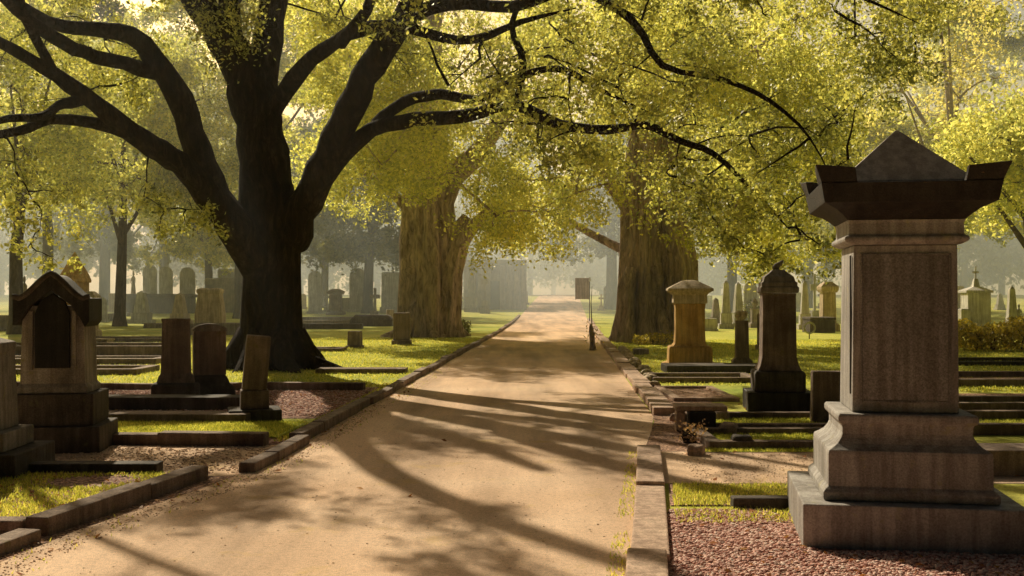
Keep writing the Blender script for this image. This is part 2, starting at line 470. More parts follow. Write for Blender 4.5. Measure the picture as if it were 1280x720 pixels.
def poly_rail(name, fn, ys, w, h, mat, label, cat):
    r2 = random.Random(5); mb = MB()
    for i in range(len(ys) - 1):
        y0, y1 = ys[i] + .01, ys[i + 1] - .01
        o1, dh = r2.uniform(-.02, .02), r2.uniform(-.02, .015)
        vs = []
        for z in (-.05, h + dh):
            for y in (y0, y1):
                vs += [(fn(y) - w / 2 + o1, y, z + gz(y)), (fn(y) + w / 2 + o1, y, z + gz(y))]
        mb.add(vs, [(0, 1, 3, 2), (4, 6, 7, 5), (0, 2, 6, 4), (1, 5, 7, 3), (0, 4, 5, 1), (2, 3, 7, 6)])
    return tag(mb.build(name, mat, bevel=.015), label, cat)
yy = [11.9]
while yy[-1] < 78: yy.append(yy[-1] + (.9 + yy[-1] * .012))
poly_rail('path_kerb', lambda y: path_l(y) - .08, yy, .16, .11, M['kerb'], 'long low stone kerb along the left edge of the path', 'kerb')
yy = [9.9, 10.6, 11.3, 11.88]
poly_rail('path_kerb', lambda y: path_l(y) + .0 + (y - 9.9) * -.0, yy, .15, .09, M['kerb'], 'short dark kerb closing the gravel side path from the main path', 'kerb')
yy = [14.7]
while yy[-1] < 70: yy.append(yy[-1] + (.9 + yy[-1] * .012))
poly_rail('path_kerb', lambda y: path_r(y) + .16, yy, .3 , .10, M['slab'], 'broad stone kerb along the right edge of the path beyond the side path', 'kerb')
rail('edging_slab', (.42 + .11, 4.2), (1.29 + .115, 11.25), .235, .075, M['slab'], 'broad pale edging slab beside the red gravel in the right foreground', 'kerb', n=3)

G_K = 'stone surrounds of the graves'
def plot(x0, x1, y0, y1, h, label, w=.15, mat='kerb', fill=None, name='grave_surround', skew=0, sides='fbrl'):
    """four kerbs round one grave, one thing; skew slides the far side along x"""
    mb = MB(); z = gz(y0)
    def seg(ax, ay, bx, by, hh):
        ax += skew * (ay - y0) / (y1 - y0); bx += skew * (by - y0) / (y1 - y0)
        a = Vector((ax, ay, 0)); b = Vector((bx, by, 0)); d = (b - a).normalized(); s = Vector((-d.y, d.x, 0)) * w / 2
        a2, b2 = a, b
        mb.add([a2 - s + Vector((0, 0, z - .05)), a2 + s + Vector((0, 0, z - .05)), b2 - s + Vector((0, 0, z - .05)), b2 + s + Vector((0, 0, z - .05)),
                a2 - s + Vector((0, 0, z + hh)), a2 + s + Vector((0, 0, z + hh)), b2 - s + Vector((0, 0, z + hh)), b2 + s + Vector((0, 0, z + hh))],
               [(0, 1, 3, 2), (4, 6, 7, 5), (0, 2, 6, 4), (1, 5, 7, 3), (0, 4, 5, 1), (2, 3, 7, 6)])
    hw = w / 2
    if 'f' in sides: seg(x0, y0 + hw, x1, y0 + hw, h)
    if 'b' in sides: seg(x0, y1 - hw, x1, y1 - hw, h - .004)
    if 'l' in sides: seg(x0 + hw, y0 + w + .004, x0 + hw, y1 - w - .004, h - .008)
    if 'r' in sides: seg(x1 - hw, y0 + w + .004, x1 - hw, y1 - w - .004, h - .006)
    o = mb.build(name, M[mat], bevel=.014); rough_up(o, .012, 0, .3)
    tag(o, label, 'grave surround', G_K)
    if fill:
        a = MB(); e = w * .6; zf = z + .02
        a.add([(x0 + e, y0 + e, zf), (x1 - e, y0 + e, zf), (x1 - e + skew, y1 - e, zf), (x0 + e + skew, y1 - e, zf)], [(0, 1, 2, 3)])
        tag(a.build({'grass': 'lawn_patch', 'gravel': 'gravel_bed', 'dirt': 'gravel_bed'}[fill], M[fill]), kind='structure')
    return o
# left foreground plots
mb = MB()
rail('grave_kerb', (-3.16, 7.30), (-2.72, 9.62), .17, .12, M['kerb'], 'dark kerb facing the path beside the near left grass plot', 'kerb', n=2)
rail('grave_kerb', (-6.6, 7.38), (-3.25, 7.38), .16, .115, M['kerb'], 'kerb closing the front of the near left grass plot', 'kerb', n=3)
rail('grave_kerb', (-6.8, 9.85), (-3.15, 9.85), .2, .11, M['granite_dark'], 'dark granite kerb behind the near left grass plot', 'kerb', n=2)
rail('grave_kerb', (-3.5, 5.2), (-3.13, 7.16), .17, .1, M['kerb'], 'low kerb at the lower left corner of the photo', 'kerb', n=2)
flat('lawn_patch', -7, lambda y: -3.1 + (y - 7.4) * .19, 7.45, 9.75, M['gravel'], .03)
flat('path_verge', lambda y: -3.16 + (y - 7.3) * .19, lambda y: path_l(y) + .01, 7.0, 9.78, M['dirt'], .003)
flat('path_verge', lambda y: path_r(y) - .01, 2.3, 11.24, 14.92, M['dirt'], .003)
# left middle plots, front to back
rail('grave_kerb', (-6.4, 12.0), (-2.62, 11.75), .2, .13, M['kerb'], 'dark kerb in front of the bright grass strip by the leaning headstone', 'kerb', n=3)
flat('lawn_patch', -8, lambda y: path_l(y) - .35, 12.2, 13.6, M['grass'], .03)
rail('grave_kerb', (-7.2, 14.0), (-3.3, 13.9), .42, .12, M['kerb'], 'broad pale topped kerb behind the bright grass strip', 'kerb', n=2)
rail('grave_kerb', (-8.0, 15.6), (-3.75, 15.6), .5, .2, M['granite_dark'], 'tall dark plinth kerb below the pair of dark headstones', 'kerb', n=2)
rail('grave_kerb', (-9.0, 18.9), (-2.5, 18.7), .2, .12, M['kerb'], 'dark kerb behind the pair of dark headstones', 'kerb', n=4)
for i, (xa, xb, ya, yb, h, lb) in enumerate((
        (-13, -7.6, 22.2, 23.7, .12, 'low grave surround on the lawn behind the dark slab headstone'),
        (-14, -8.3, 25.6, 27.0, .14, 'second grave surround on the lawn behind the gabled monument'),
        (-16, -9.1, 28.6, 30.8, .30, 'thick dark grave surround on the lawn left of the oak'),
        (-17, -12, 38, 40, .14, 'far thin grave surround beside the low tan block'),
        (-4.05, -2.2, 22.6, 23.2, .1, 'thin kerbed grave on the lawn right of the oak, near the path'),
        (-7.4, -4.9, 31.5, 32.6, .1, 'thin kerbed grave on the lawn beside the short square stone'))):
    plot(xa, xb, ya, yb, h, lb, w=.22)
# right plots
plot(2.25, 4.2, 12.85, 14.3, .10, 'low grave surround with grass in front of the dark pillar', fill='grass', mat='kerb')
plot(2.05, 4.2, 11.4, 12.7, .09, 'nearest small grassy grave surround beside the gravel side path', fill='grass', mat='kerb')
plot(2.45, 3.45, 16.6, 18.9, .06, 'sunlit grave surround left of the dark pillar', mat='slab', w=.14, fill='dirt')
plot(2.6, 4.6, 20.2, 21.6, .1, 'flat grave surround in the lawn behind the dark pillar', mat='kerb')
rail('grave_kerb', (1.65, 8.28), (3.2, 8.28), .13, .09, M['granite_dark'], 'short dark kerb between grass and red gravel beside the tall monument', 'kerb', n=1)
plot(4.9, 9.5, 12.6, 14.2, .13, 'pale topped grave surround right of the tall monument', fill='grass', mat='kerb')
plot(5.0, 10, 15.2, 16.4, .12, 'grassy grave surround farther right of the tall monument', fill='grass', mat='kerb')
plot(6.2, 14, 19.4, 21.6, .13, 'dark red grave surround on the lawn in front of the hedge', mat='brown', fill='dirt')
plot(8.5, 18, 25.2, 27, .1, 'thin far grave surround in front of the hedge', mat='granite_dark')
rail('grave_kerb', (3.75, 9.95), (9, 9.95), .5, .22, M['brown'], 'broad brown ledger kerb just right of the tall monument base', 'kerb', n=2)
flat('lawn_patch', lambda y: path_r(y) + .25, 3.1, 8.35, 9.3, M['gravel'], .008)
flat('lawn_patch', 1.95, 4.3, 11.2, 11.42, M['grass'], .01)

# ------------------------------------------------------------------ tall main monument
t = thing('granite_monument', 'tallest dark monument with pyramid cap and corner ears in the right foreground', 'monument', (2.635, 7.52, 0), R(-10))
MB().rings([(.68, .68, -.02), (.68, .68, .28)]).build('base_slab', M['granite_main'], t, bevel=.01)
pl = [(.535, .283), (.54, .30), (.54, .335), (.525, .355), (.505, .37), (.505, .58), (.50, .60), (.475, .615), (.44, .64), (.415, .675), (.405, .70), (.405, .74), (.41, .765), (.43, .775), (.435, .79), (.435, .815), (.425, .83), (.34, .832)]
MB().rings([(a, a, z) for a, z in pl]).build('plinth', M['granite_main'], t, bevel=.004)
sh = MB(); sh.rings([(.335, .335, .834), (.325, .325, 1.935)]); sh.build('shaft', M['granite_main'], t, bevel=.008)
# dark strip coloured as a recessed groove's shade on the lit side and a raised border around the added shade panel on the front
MB().box(-.3405, -.333, -.272, -.235, .95, 1.87).build('groove_shade', M['bronze'], t)
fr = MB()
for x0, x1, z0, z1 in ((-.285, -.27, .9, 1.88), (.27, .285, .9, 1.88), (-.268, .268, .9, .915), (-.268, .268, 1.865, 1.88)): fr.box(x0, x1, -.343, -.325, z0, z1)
fr.build('shade_panel_border', M['granite_shaded'], t, bevel=.003)
MB().box(-.268, .268, -.3375, -.32, .917, 1.863).build('front_shade_panel', M['granite_shaded'], t)  # added panel, the shade of the front is put into its darker colour
MB().rings([(a, a, z) for a, z in [(.34, 1.937), (.36, 1.945), (.385, 1.96), (.39, 1.975), (.385, 1.99), (.365, 2.0), (.36, 2.01), (.36, 2.08), (.37, 2.10)]]).build('collar', M['granite_main'], t, bevel=.004)
cap = MB().rings([(a, a, z) for a, z in [(.372, 2.102), (.40, 2.13), (.445, 2.165), (.50, 2.19), (.53, 2.205), (.535, 2.225), (.555, 2.33), (.40, 2.332)]])
cp = cap.build('cornice', M['granite_black'], t, bevel=.004)
for sx in (-1, 1):
    for sy in (-1, 1):
        e = MB()
        # corner ear: two slanted wings meeting on the corner
        o_, i_ = .595, .575
        T, B = 2.445, 2.3325
        th = .06
        e.add([(sx * .553, sy * .553, B), (sx * .33, sy * .553, B), (sx * .33, sy * (.553 - th), B), (sx * (.553 - th), sy * (.553 - th), B), (sx * (.553 - th), sy * .33, B), (sx * .553, sy * .33, B),
               (sx * o_, sy * o_, T), (sx * .345, sy * i_, T - .02), (sx * .345, sy * (i_ - th), T - .02), (sx * (o_ - th), sy * (o_ - th), T), (sx * (i_ - th), sy * .345, T - .02), (sx * i_, sy * .345, T - .02)],
              [(0, 1, 2, 3, 4, 5), (6, 7, 8, 9, 10, 11)] + [(k, (k + 1) % 6, (k + 1) % 6 + 6, k + 6) for k in range(6)])
        e.build('corner_ear', M['granite_black'], t, bevel=.004)
MB().rings([(.425, .425, 2.334), (.425, .425, 2.35), (.008, .008, 2.735)]).build('pyramid_cap', M['cap_stone'], t, bevel=.003)

# ------------------------------------------------------------------ left near monuments
y = 9.55
t = thing('pedestal_monument', 'grey pedestal stone cut off by the left edge of the photo', 'monument', (PX(-62, y), y + .35, 0), R(4))
MB().rings([(.58, .5, -.02), (.58, .5, .23)]).build('base_slab', M['granite_dark'], t, bevel=.012)
MB().rings([(.43, .37, .232), (.43, .37, .40)]).build('plinth', M['grey'], t, bevel=.012)
MB().rings([(.33, .28, .402), (.30, .25, 1.08), (.31, .26, 1.10), (.31, .26, 1.18), (.2, .16, 1.22)]).build('shaft', M['grey'], t, bevel=.01)

y = 11.05
cx = PX(61, y)
t = thing('gabled_monument', 'tall gabled monument with wavy dark hood and dark niche on the left', 'monument', (PX(50, y), y + .48, 0), R(8))
MB().rings([(.50, .44, -.02), (.50, .44, .27)]).build('base_slab', M['granite_dark'], t, bevel=.012)
MB().rings([(.42, .36, .272), (.42, .36, .60)]).build('plinth', M['granite_dark'], t, bevel=.012)
MB().rings([(.35, .30, .602), (.35, .30, .66), (.32, .27, .70), (.30, .25, 1.5)]).build('body', M['grey'], t, bevel=.008)
MB().prism([(-.17, .86), (.17, .86), (.17, 1.42), (.12, 1.55), (0, 1.63), (-.12, 1.55), (-.17, 1.42)], -.287, -.23).build('niche_panel', M['bronze'], t, bevel=.006)
fr = MB()
for s in (-1, 1):
    a, b = sorted((s * .19, s * .235)); MB().box(a, b, -.29, -.22, .84, 1.45).build('niche_jamb', M['grey'], t, bevel=.008)

pts = []
K = 24
for k in range(K + 1):
    u = -1 + 2 * k / K
    zt = 1.56 + .26 * (.5 * (math.cos(math.pi * min(1, abs(u) / .86)) * .5 + .5) + .5 * (1 - min(1, abs(u) / .86)) ** 1.15) + (.02 if abs(u) > .88 else 0)
    pts.append((u * .375, zt))
low = [(.375, 1.34), (.33, 1.28), (.29, 1.36), (.2, 1.5), (0, 1.66), (-.2, 1.5), (-.29, 1.36), (-.33, 1.30), (-.375, 1.30)]
MB().prism([(x, z) for x, z in low[::-1]] + pts[::-1], -.34, .24).build('gable_hood', M['granite_black'], t, bevel=.01)
roll = MB(); roll.tube([(x, -.325, z + .012) for x, z in pts], [.032] * len(pts), 8); roll.build('hood_moulding', M['granite_dark'], t, smooth=True)

# dark slab headstone
def G(py): return GY(py)
y = G(500)
t = thing('slab_headstone', 'upright dark slab headstone with flat top left of the round topped one', 'headstone', (PX(214, y), y + .25, 0), R(14))
MB().rings([(.36, .24, -.02), (.36, .24, .22), (.33, .2, .25)]).build('base', M['granite_dark'], t, bevel=.02)
MB().rings([(.285, .16, .252), (.255, .125, .36), (.225, .105, .40), (.205, .10, 1.20), (.215, .11, 1.215), (.215, .11, 1.25)]).build('slab', M['brown'], t, bevel=.01)
y = G(497)
t = thing('arched_headstone', 'dark headstone with rolled curved top between slab headstone and oak', 'headstone', (PX(255, y), y + .3, 0), R(20))
MB().rings([(.38, .33, -.02), (.38, .33, .14), (.3, .25, .22), (.25, .2, .34)]).build('base', M['granite_dark'], t, bevel=.03)
MB().rings([(.25, .15, .342), (.25, .15, 1.04)]).build('slab', M['brown'], t, bevel=.01)
n = 14
arc = [(.27 * math.cos(math.pi * k / n), 1.042 + .12 * math.sin(math.pi * k / n)) for k in range(n + 1)]
MB().prism(arc[::-1], -.18, .17).build('rolled_top', M['grey'], t, bevel=.01)
o = MB().prism([(-.17, -.02), (.17, -.02), (.16, .14), (.1, .24), (0, .28), (-.1, .25), (-.17, .13)], -.12, .14).build('fallen_stone', M['brown'], loc=(PX(239, G(494)), G(494), 0), rz=R(30), bevel=.04, seg=3)
rough_up(o, .03, 2, .2); tag(o, 'small rounded broken stone lying against the round topped headstone', 'broken stone')
y = G(528)
t = thing('leaning_headstone', 'narrow headstone leaning right on square blocks beside the path', 'headstone', (PX(311, y), y + .3, 0), R(16))
MB().rings([(.33, .30, -.02), (.33, .30, .15)]).build('base_slab', M['granite_dark'], t, bevel=.015)
MB().rings([(.18, .17, .152), (.175, .165, .39)]).build('plinth', M['brown'], t, bevel=.012)
MB().rings([(.155, .13, 0), (.15, .125, .70)]).build('tablet', M['brown'], t, loc=(-.005, 0, .392), tilt=(0, R(5)), bevel=.012)

# ------------------------------------------------------------------ right middle monuments
y = G(458)
t = thing('sandstone_pedestal', 'golden sandstone pedestal with moulded cap in front of the twin old trunk', 'monument', (PX(868, y), y + .7, 0), R(-5))
MB().rings([(.62, .55, -.02), (.62, .55, .03), (.5, .45, .06), (.49, .44, .40), (.46, .41, .44)]).build('base', M['sand'], t, bevel=.012)
MB().rings([(.40, .36, .442), (.35, .32, .50), (.335, .3, .8), (.335, .3, 1.30), (.35, .32, 1.42)]).build('shaft', M['sand'], t, bevel=.01)
MB().rings([(.37, .34, 1.422), (.39, .355, 1.45), (.38, .345, 1.62), (.44, .40, 1.68), (.52, .48, 1.72), (.52, .48, 1.77), (.42, .38, 1.83), (.18, .16, 1.95), (.1, .1, 1.97)]).build('cap', M['pale'], t, bevel=.01)
y = G(466)
o = MB().box(-1.1, 1.2, -.35, .55, -.02, .16).build('ledger_slab', M['granite_dark'], loc=(PX(898, y), y + .2, 0), bevel=.02)
tag(o, 'long dark ledger slab in front of the golden pedestal', 'grave slab')
y = G(458)
t = thing('flower_post', 'slim brown stone post topped with carved flowers right of golden pedestal', 'grave post', (PX(933, y), y + .5, 0), R(-4))
MB().rings([(.22, .2, -.02), (.22, .2, .1), (.15, .14, .18), (.14, .13, .9), (.13, .12, 1.0), (.15, .14, 1.03)]).build('shaft', M['brown'], t, bevel=.01)
fm = MB()
for k in range(9):
    a = k * .7; r_ = .09 if k else 0
    fm.lathe([(.01, 1.0 + .06 * (k % 3)), (.06, 1.05 + .06 * (k % 3)), (.065, 1.10 + .06 * (k % 3)), (.01, 1.15 + .06 * (k % 3))], 8, r_ * math.cos(a), r_ * math.sin(a))
fm.build('carved_flowers', M['pale'], t)
y = G(516)
t = thing('pillar_monument', 'dark stone pillar with stepped cap and small bird finial behind the tall monument', 'monument', (PX(982, y), y + .45, 0), R(-7))
MB().rings([(.45, .42, -.02), (.45, .42, .27)]).build('base_slab', M['granite_black'], t, bevel=.012)
MB().rings([(.345, .33, .272), (.345, .33, .52), (.32, .31, .56)]).build('plinth', M['granite_dark'], t, bevel=.012)
MB().rings([(.30, .28, .562), (.26, .24, .64), (.235, .225, .75), (.225, .215, 1.60), (.235, .225, 1.64)]).build('shaft', M['brown'], t, bevel=.01)
MB().rings([(.25, .24, 1.642), (.265, .25, 1.66), (.265, .25, 1.72), (.245, .23, 1.735), (.245, .23, 1.79), (.22, .21, 1.80), (.2, .19, 1.87), (.12, .12, 1.93), (.08, .08, 1.97)]).build('stepped_cap', M['grey'], t, bevel=.008)
fb = MB(); fb.tube([(-.07, 0, 1.985), (-.02, 0, 2.02), (.04, 0, 2.06), (.07, 0, 2.10)], [.02, .045, .035, .012], 8); fb.lathe([(.03, 1.968), (.02, 2.0), (.015, 2.02)], 8)
fb.build('finial', M['grey'], t, smooth=True)
y = G(532)
o = MB().rings([(.2, .12, -.02), (.19, .11, .66)]).build('plain_headstone', M['brown'], loc=(PX(1040, y), y + .2, 0), rz=R(-8), bevel=.012)
tag(o, 'plain square brown headstone half hidden behind the tall monument', 'headstone')
# low stone bench over a dark gap
y = G(545)
t = thing('stone_bench', 'low stone slab on a dark block, like a bench, where the kerb ends', 'bench', (PX(884, y), y + .5, 0), R(-3))
o = MB().box(-.3, .3, -.2, .2, .25, .31).build('top_slab', M['slab'], t, bevel=.012)
MB().box(-.14, .16, -.26, .14, -.05, .247).build('support_block', M['granite_black'], t, bevel=.012)
MB().box(-.29, -.18, -.16, .1, -.05, .247).build('leg', M['slab'], t, bevel=.03)
r2 = random.Random(4)
for i, (px, py, w, h, lb) in enumerate(((872, 571, .17, .12, 'flat pale stone at the foot of the dry plant'), (913, 545, .2, .15, 'pale block at the front corner of the small grassy surround'), (930, 562, .22, .15, 'dark rounded block beside the gravel side path'), (905, 527, .16, .14, 'pale corner stone right of the low stone bench'), (850, 527, .2, .1, 'light broken kerb stone left of the low stone bench'))):
    y = G(py); o = MB().rings([(w / 2, w * .5, 0), (w / 2, w * .5, h * .7), (w * .4, w * .38, h)]).build('loose_stone', M['slab' if i != 2 else 'granite_dark'], loc=(PX(px, y), y + .1, -.01), rz=r2.uniform(-.5, .5), bevel=.03, seg=3)
    rough_up(o, .03, 1, .1); tag(o, lb, 'stone', 'loose stones along the side path')

# ------------------------------------------------------------------ distant graves: builders
def g_obelisk(t, w, h, mat):
    MB().rings([(w * .62, w * .62, -.1), (w * .62, w * .62, h * .1)]).build('base', mat, t, bevel=.02)
    MB().rings([(w * .46, w * .46, h * .1 + .002), (w * .46, w * .46, h * .3), (w * .5, w * .5, h * .32)]).build('plinth', mat, t, bevel=.01)
    MB().rings([(w * .36, w * .36, h * .32 + .002), (w * .2, w * .2, h * .93), (.01, .01, h)]).build('shaft', mat, t, bevel=.008)
def g_arch(t, w, h, mat):
    n = 12; a = w / 2
    MB().rings([(a * 1.25, .3, -.1), (a * 1.25, .3, .2)]).build('base', mat, t, bevel=.02)
    arc = [(-a, .202), (a, .202)] + [(a * math.cos(math.pi * k / n), h - a + a * math.sin(math.pi * k / n)) for k in range(n + 1)]
    MB().prism(arc, -.09, .09).build('tablet', mat, t, bevel=.015)
def g_block(t, w, h, mat):
    a = w / 2
    MB().rings([(a * 1.15, .3, -.1), (a * 1.15, .3, h * .14)]).build('base', mat, t, bevel=.02)
    MB().rings([(a, .2, h * .14 + .002), (a * .96, .18, h * .97), (a * .85, .15, h)]).build('tablet', mat, t, bevel=.02)
def g_ped(t, w, h, mat):
    a = w / 2
    MB().rings([(a * 1.1, a * 1.1, -.1), (a * 1.1, a * 1.1, h * .12), (a * .9, a * .9, h * .16)]).build('base', mat, t, bevel=.015)
    MB().rings([(a * .78, a * .78, h * .16 + .002), (a * .72, a * .72, h * .78)]).build('shaft', mat, t, bevel=.015)
    MB().rings([(a * .85, a * .85, h * .78 + .002), (a, a, h * .84), (a, a, h * .9), (a * .4, a * .4, h)]).build('cap', mat, t, bevel=.01)
def g_cross(t, w, h, mat):
    MB().rings([(w * .45, w * .4, -.1), (w * .45, w * .4, h * .12), (w * .3, w * .28, h * .14), (w * .28, w * .25, h * .3)]).build('base', mat, t, bevel=.015)
    c = MB(); c.box(-w * .09, w * .09, -w * .08, w * .08, h * .302, h); c.box(-w * .35, -w * .092, -w * .08, w * .08, h * .68, h * .8); c.box(w * .092, w * .35, -w * .08, w * .08, h * .68, h * .8)
    c.build('cross', mat, t, bevel=.01)
def g_urn(t, w, h, mat):
    a = w / 2
    MB().rings([(a, a, -.1), (a, a, h * .15), (a * .7, a * .7, h * .18), (a * .65, a * .65, h * .6), (a * .8, a * .8, h * .64)]).build('pedestal', mat, t, bevel=.015)
    MB().lathe([(a * .3, h * .642), (a * .2, h * .68), (a * .6, h * .78), (a * .62, h * .86), (a * .3, h * .9), (a * .35, h * .92), (a * .1, h * .97), (.01, h)], 12).build('urn', mat, t, smooth=True)
def g_statue(t, w, h, mat):
    a = w / 2
    MB().rings([(a, a, -.1), (a, a, h * .1), (a * .7, a * .7, h * .13), (a * .66, a * .66, h * .42), (a * .8, a * .8, h * .45)]).build('pedestal', mat, t, bevel=.015)
    f = MB(); f.lathe([(a * .5, h * .452), (a * .42, h * .6), (a * .3, h * .72), (a * .42, h * .82), (a * .2, h * .86), (a * .12, h * .87), (a * .2, h * .92), (a * .18, h * .97), (.01, h)], 12)
    f.tube([(a * .38, 0, h * .82), (a * .5, -a * .2, h * .72), (a * .1, -a * .45, h * .68)], [a * .12, a * .1, a * .08], 7)
    f.tube([(-a * .38, 0, h * .82), (-a * .5, -a * .2, h * .72), (-a * .1, -a * .45, h * .68)], [a * .12, a * .1, a * .08], 7)
    f.build('figure', mat, t, smooth=True)
KIND = {'obelisk': g_obelisk, 'arch': g_arch, 'block': g_block, 'pedestal': g_ped, 'cross': g_cross, 'urn': g_urn, 'statue': g_statue}
NAMES = {'obelisk': ('obelisk', 'obelisk'), 'arch': ('arched_headstone', 'headstone'), 'block': ('block_headstone', 'headstone'), 'pedestal': ('pedestal_tomb', 'monument'), 'cross': ('cross_headstone', 'cross'), 'urn': ('urn_monument', 'monument'), 'statue': ('statue_monument', 'statue')}
def grave(kind, px, top, base, wpx, mat, label, rz=0, D=None):
    y = D or GY(base); z = gz(y); h = PY(top, y) - z; w = wpx * y / F
    nm, cat = NAMES[kind]
    t = thing(nm, label, cat, (PX(px, y), y + .3, z), R(rz), 'graves on the far lawns')
    KIND[kind](t, w, h, M[mat])
far = [
 # left
 ('statue', 27, 345, 412, 16, 'grey', 'thin pale grey figure beyond the gabled monument, by the left edge'),
 ('block', 8, 394, 414, 30, 'grey', 'low wide grey block at the left edge behind the lawn'),
 ('pedestal', 110, 364, 421, 18, 'pale', 'pale pink pillar just right of the gabled monument hood'),
 ('arch', 124, 371, 403, 15, 'marble', 'small pale arched headstone right of the pink pillar'),
 ('obelisk', 175, 363, 404, 22, 'marble', 'short white obelisk standing on the far dark kerb'),
 ('obelisk', 223, 366, 404, 20, 'pale', 'short tan obelisk left of the golden tapered stone'),
 ('arch', 186, 331, 389, 17, 'marble', 'leftmost of the three tall white arched stones in the haze'),
 ('arch', 206, 333, 389, 17, 'marble', 'middle one of the three tall white arched stones in the haze'),
 ('arch', 233, 334, 389, 19, 'marble', 'rightmost of the three tall white arched stones in the haze'),
 ('block', 284, 336, 388, 26, 'marble', 'wide white tablet in the haze touching the oak trunk outline'),
 ('statue', 165, 338, 391, 12, 'pale', 'pale slim figure left of the three white arched stones'),
 ('cross', 150, 362, 398, 20, 'grey', 'small grey cross above the dark tomb wall'),
 ('pedestal', 58, 372, 400, 18, 'grey', 'grey pedestal hidden low behind the gabled monument'),
 # between oak and second tree
 ('arch', 393, 338, 392, 17, 'marble', 'hazy arched white headstone just right of the oak trunk'),
 ('pedestal', 419, 361, 397, 20, 'brown', 'brown carved block on pedestal beyond the green kerbs'),
 ('arch', 447, 335, 390, 22, 'marble', 'tall hazy white arched stone between oak and old tree'),
 ('block', 489, 340, 391, 26, 'marble', 'hazy white square tomb at the left of the old tree trunk'),
 ('cross', 468, 360, 402, 18, 'grey', 'small grey cross on the dark mound left of the old tree'),
 ('block', 487, 387, 407, 10, 'pale', 'small bright stone just left of the brown post by old tree'),
 ('block', 501, 391, 431, 21, 'brown', 'brown upright block stone touching the left old tree trunk'),
 ('block', 442, 414, 435, 16, 'brown', 'short square stone alone on the lawn right of the oak'),
 # centre haze
 ('block', 651, 364, 381, 18, 'grey', 'small grey stone at the far left edge of the path end'),
 ('cross', 606, 338, 392, 14, 'grey', 'hazy cross in front of the pale far mausoleum'),
 ('obelisk', 590, 330, 390, 14, 'grey', 'hazy obelisk between old tree and the far mausoleum'),
 # right
 ('obelisk', 896, 372, 408, 14, 'grey', 'small dim obelisk right of the golden pedestal cap'),
 ('obelisk', 909, 350, 411, 15, 'marble', 'first tall thin white obelisk right of the golden pedestal'),
 ('obelisk', 924, 352, 409, 15, 'marble', 'second thin white obelisk above the flower topped post'),
 ('arch', 939, 352, 406, 16, 'marble', 'hazy white arched stone left of the dark pillar'),
 ('statue', 956, 356, 414, 14, 'grey', 'ornate narrow grey figure touching the left of the dark pillar'),
 ('block', 957, 392, 438, 12, 'brown', 'narrow brown post stone just left of the dark pillar'),
 ('obelisk', 1008, 350, 412, 14, 'marble', 'thin white obelisk just right of the dark pillar'),
 ('cross', 1020, 342, 408, 16, 'marble', 'hazy cross between dark pillar and tall monument'),
 ('pedestal', 1037, 352, 414, 22, 'pale', 'pale broad pedestal on the dark box left of the tall monument'),
 ('block', 890, 398, 414, 16, 'marble', 'low white stone on grass behind the golden pedestal'),
 ('urn', 945, 372, 410, 14, 'grey', 'grey urn on pedestal behind the flower topped post'),
 ('obelisk', 1269, 357, 422, 16, 'marble', 'white obelisk behind the hedge near the right edge'),
 ('statue', 1278, 380, 422, 14, 'marble', 'low white figure behind the hedge at the right edge'),
 ('block', 1209, 386, 420, 12, 'marble', 'small white block between tall monument and white tomb'),
]
for k, a in enumerate(far):
    grave(*a, rz=(k * 37 % 23) - 11)
# a scattering of dim stones in the far haze, each an individual
r2 = random.Random(21)
hz = [(-33, 'pale left edge'), ]
spots = [(40, 'left of the domed shrine'), (90, 'behind the domed shrine'), (140, 'between pink pillar and white obelisk'), (255, 'behind the golden tapered stone'), (300, 'left side of oak trunk'), (378, 'right side of oak trunk'),
         (408, 'above the green kerbs'), (432, 'beside the brown carved block'), (462, 'above the dark mound'), (576, 'right side of the left old tree'), (760, 'beyond the sign board'), (752, 'left of the twin old trunk'),
         (885, 'right of the twin old trunk'), (917, 'between the two white obelisks'), (948, 'far behind the flower topped post'), (1000, 'far behind the dark pillar'), (1028, 'far left of the tall monument'), (1200, 'far behind the white tomb'), (1252, 'between white tomb and obelisk')]
for k, (px, w_) in enumerate(spots):
    kd = ('arch', 'cross', 'block', 'obelisk', 'urn')[k % 5]
    base = r2.uniform(385, 391); top = base - r2.uniform(16, 30)
    grave(kd, px, top, base, r2.uniform(8, 13), ('marble', 'grey', 'pale')[k % 3], 'dim hazy %s %s' % ({'arch': 'arched headstone', 'cross': 'cross', 'block': 'square headstone', 'obelisk': 'obelisk', 'urn': 'urn stone'}[kd], w_))

# domed shrine
y = GY(412)
t = thing('domed_shrine', 'small golden stone shrine with pointed dome behind the gabled monument', 'shrine', (PX(85, y), y + .8, 0), R(10))
w = 20 * y / F
MB().lathe([(w * 1.15, -.1), (w * 1.15, .3), (w * 1.0, .35)], 8).build('base', M['sand'], t, bevel=.02)
MB().lathe([(w * .9, .352), (w * .88, PY(353, y))], 8).build('drum', M['sand'], t, bevel=.02)
MB().lathe([(w * 1.0, PY(353, y) + .002), (w * 1.02, PY(350, y)), (w * .9, PY(344, y)), (w * .62, PY(334, y)), (w * .38, PY(326, y)), (w * .2, PY(320, y)), (.02, PY(314, y))], 16).build('dome', M['sand'], t, smooth=True)
# golden tapered stone on a long plinth
y = GY(419)
t = thing('tapered_tombstone', 'golden tapered stone with moulded top on a long grey plinth left of the oak', 'monument', (PX(258, y), y + .6, 0), R(5))
q = y / F
MB().rings([(52 * q, .5, -.1), (52 * q, .5, 15 * q)]).build('plinth', M['grey'], t, bevel=.02)
MB().rings([(17 * q, .5, 15 * q + .002), (17 * q, .5, 24 * q), (13.5 * q, .42, 52 * q), (15 * q, .46, 53 * q), (15 * q, .46, 57 * q), (11 * q, .36, 59 * q)]).build('block', M['pale'], t, bevel=.03)
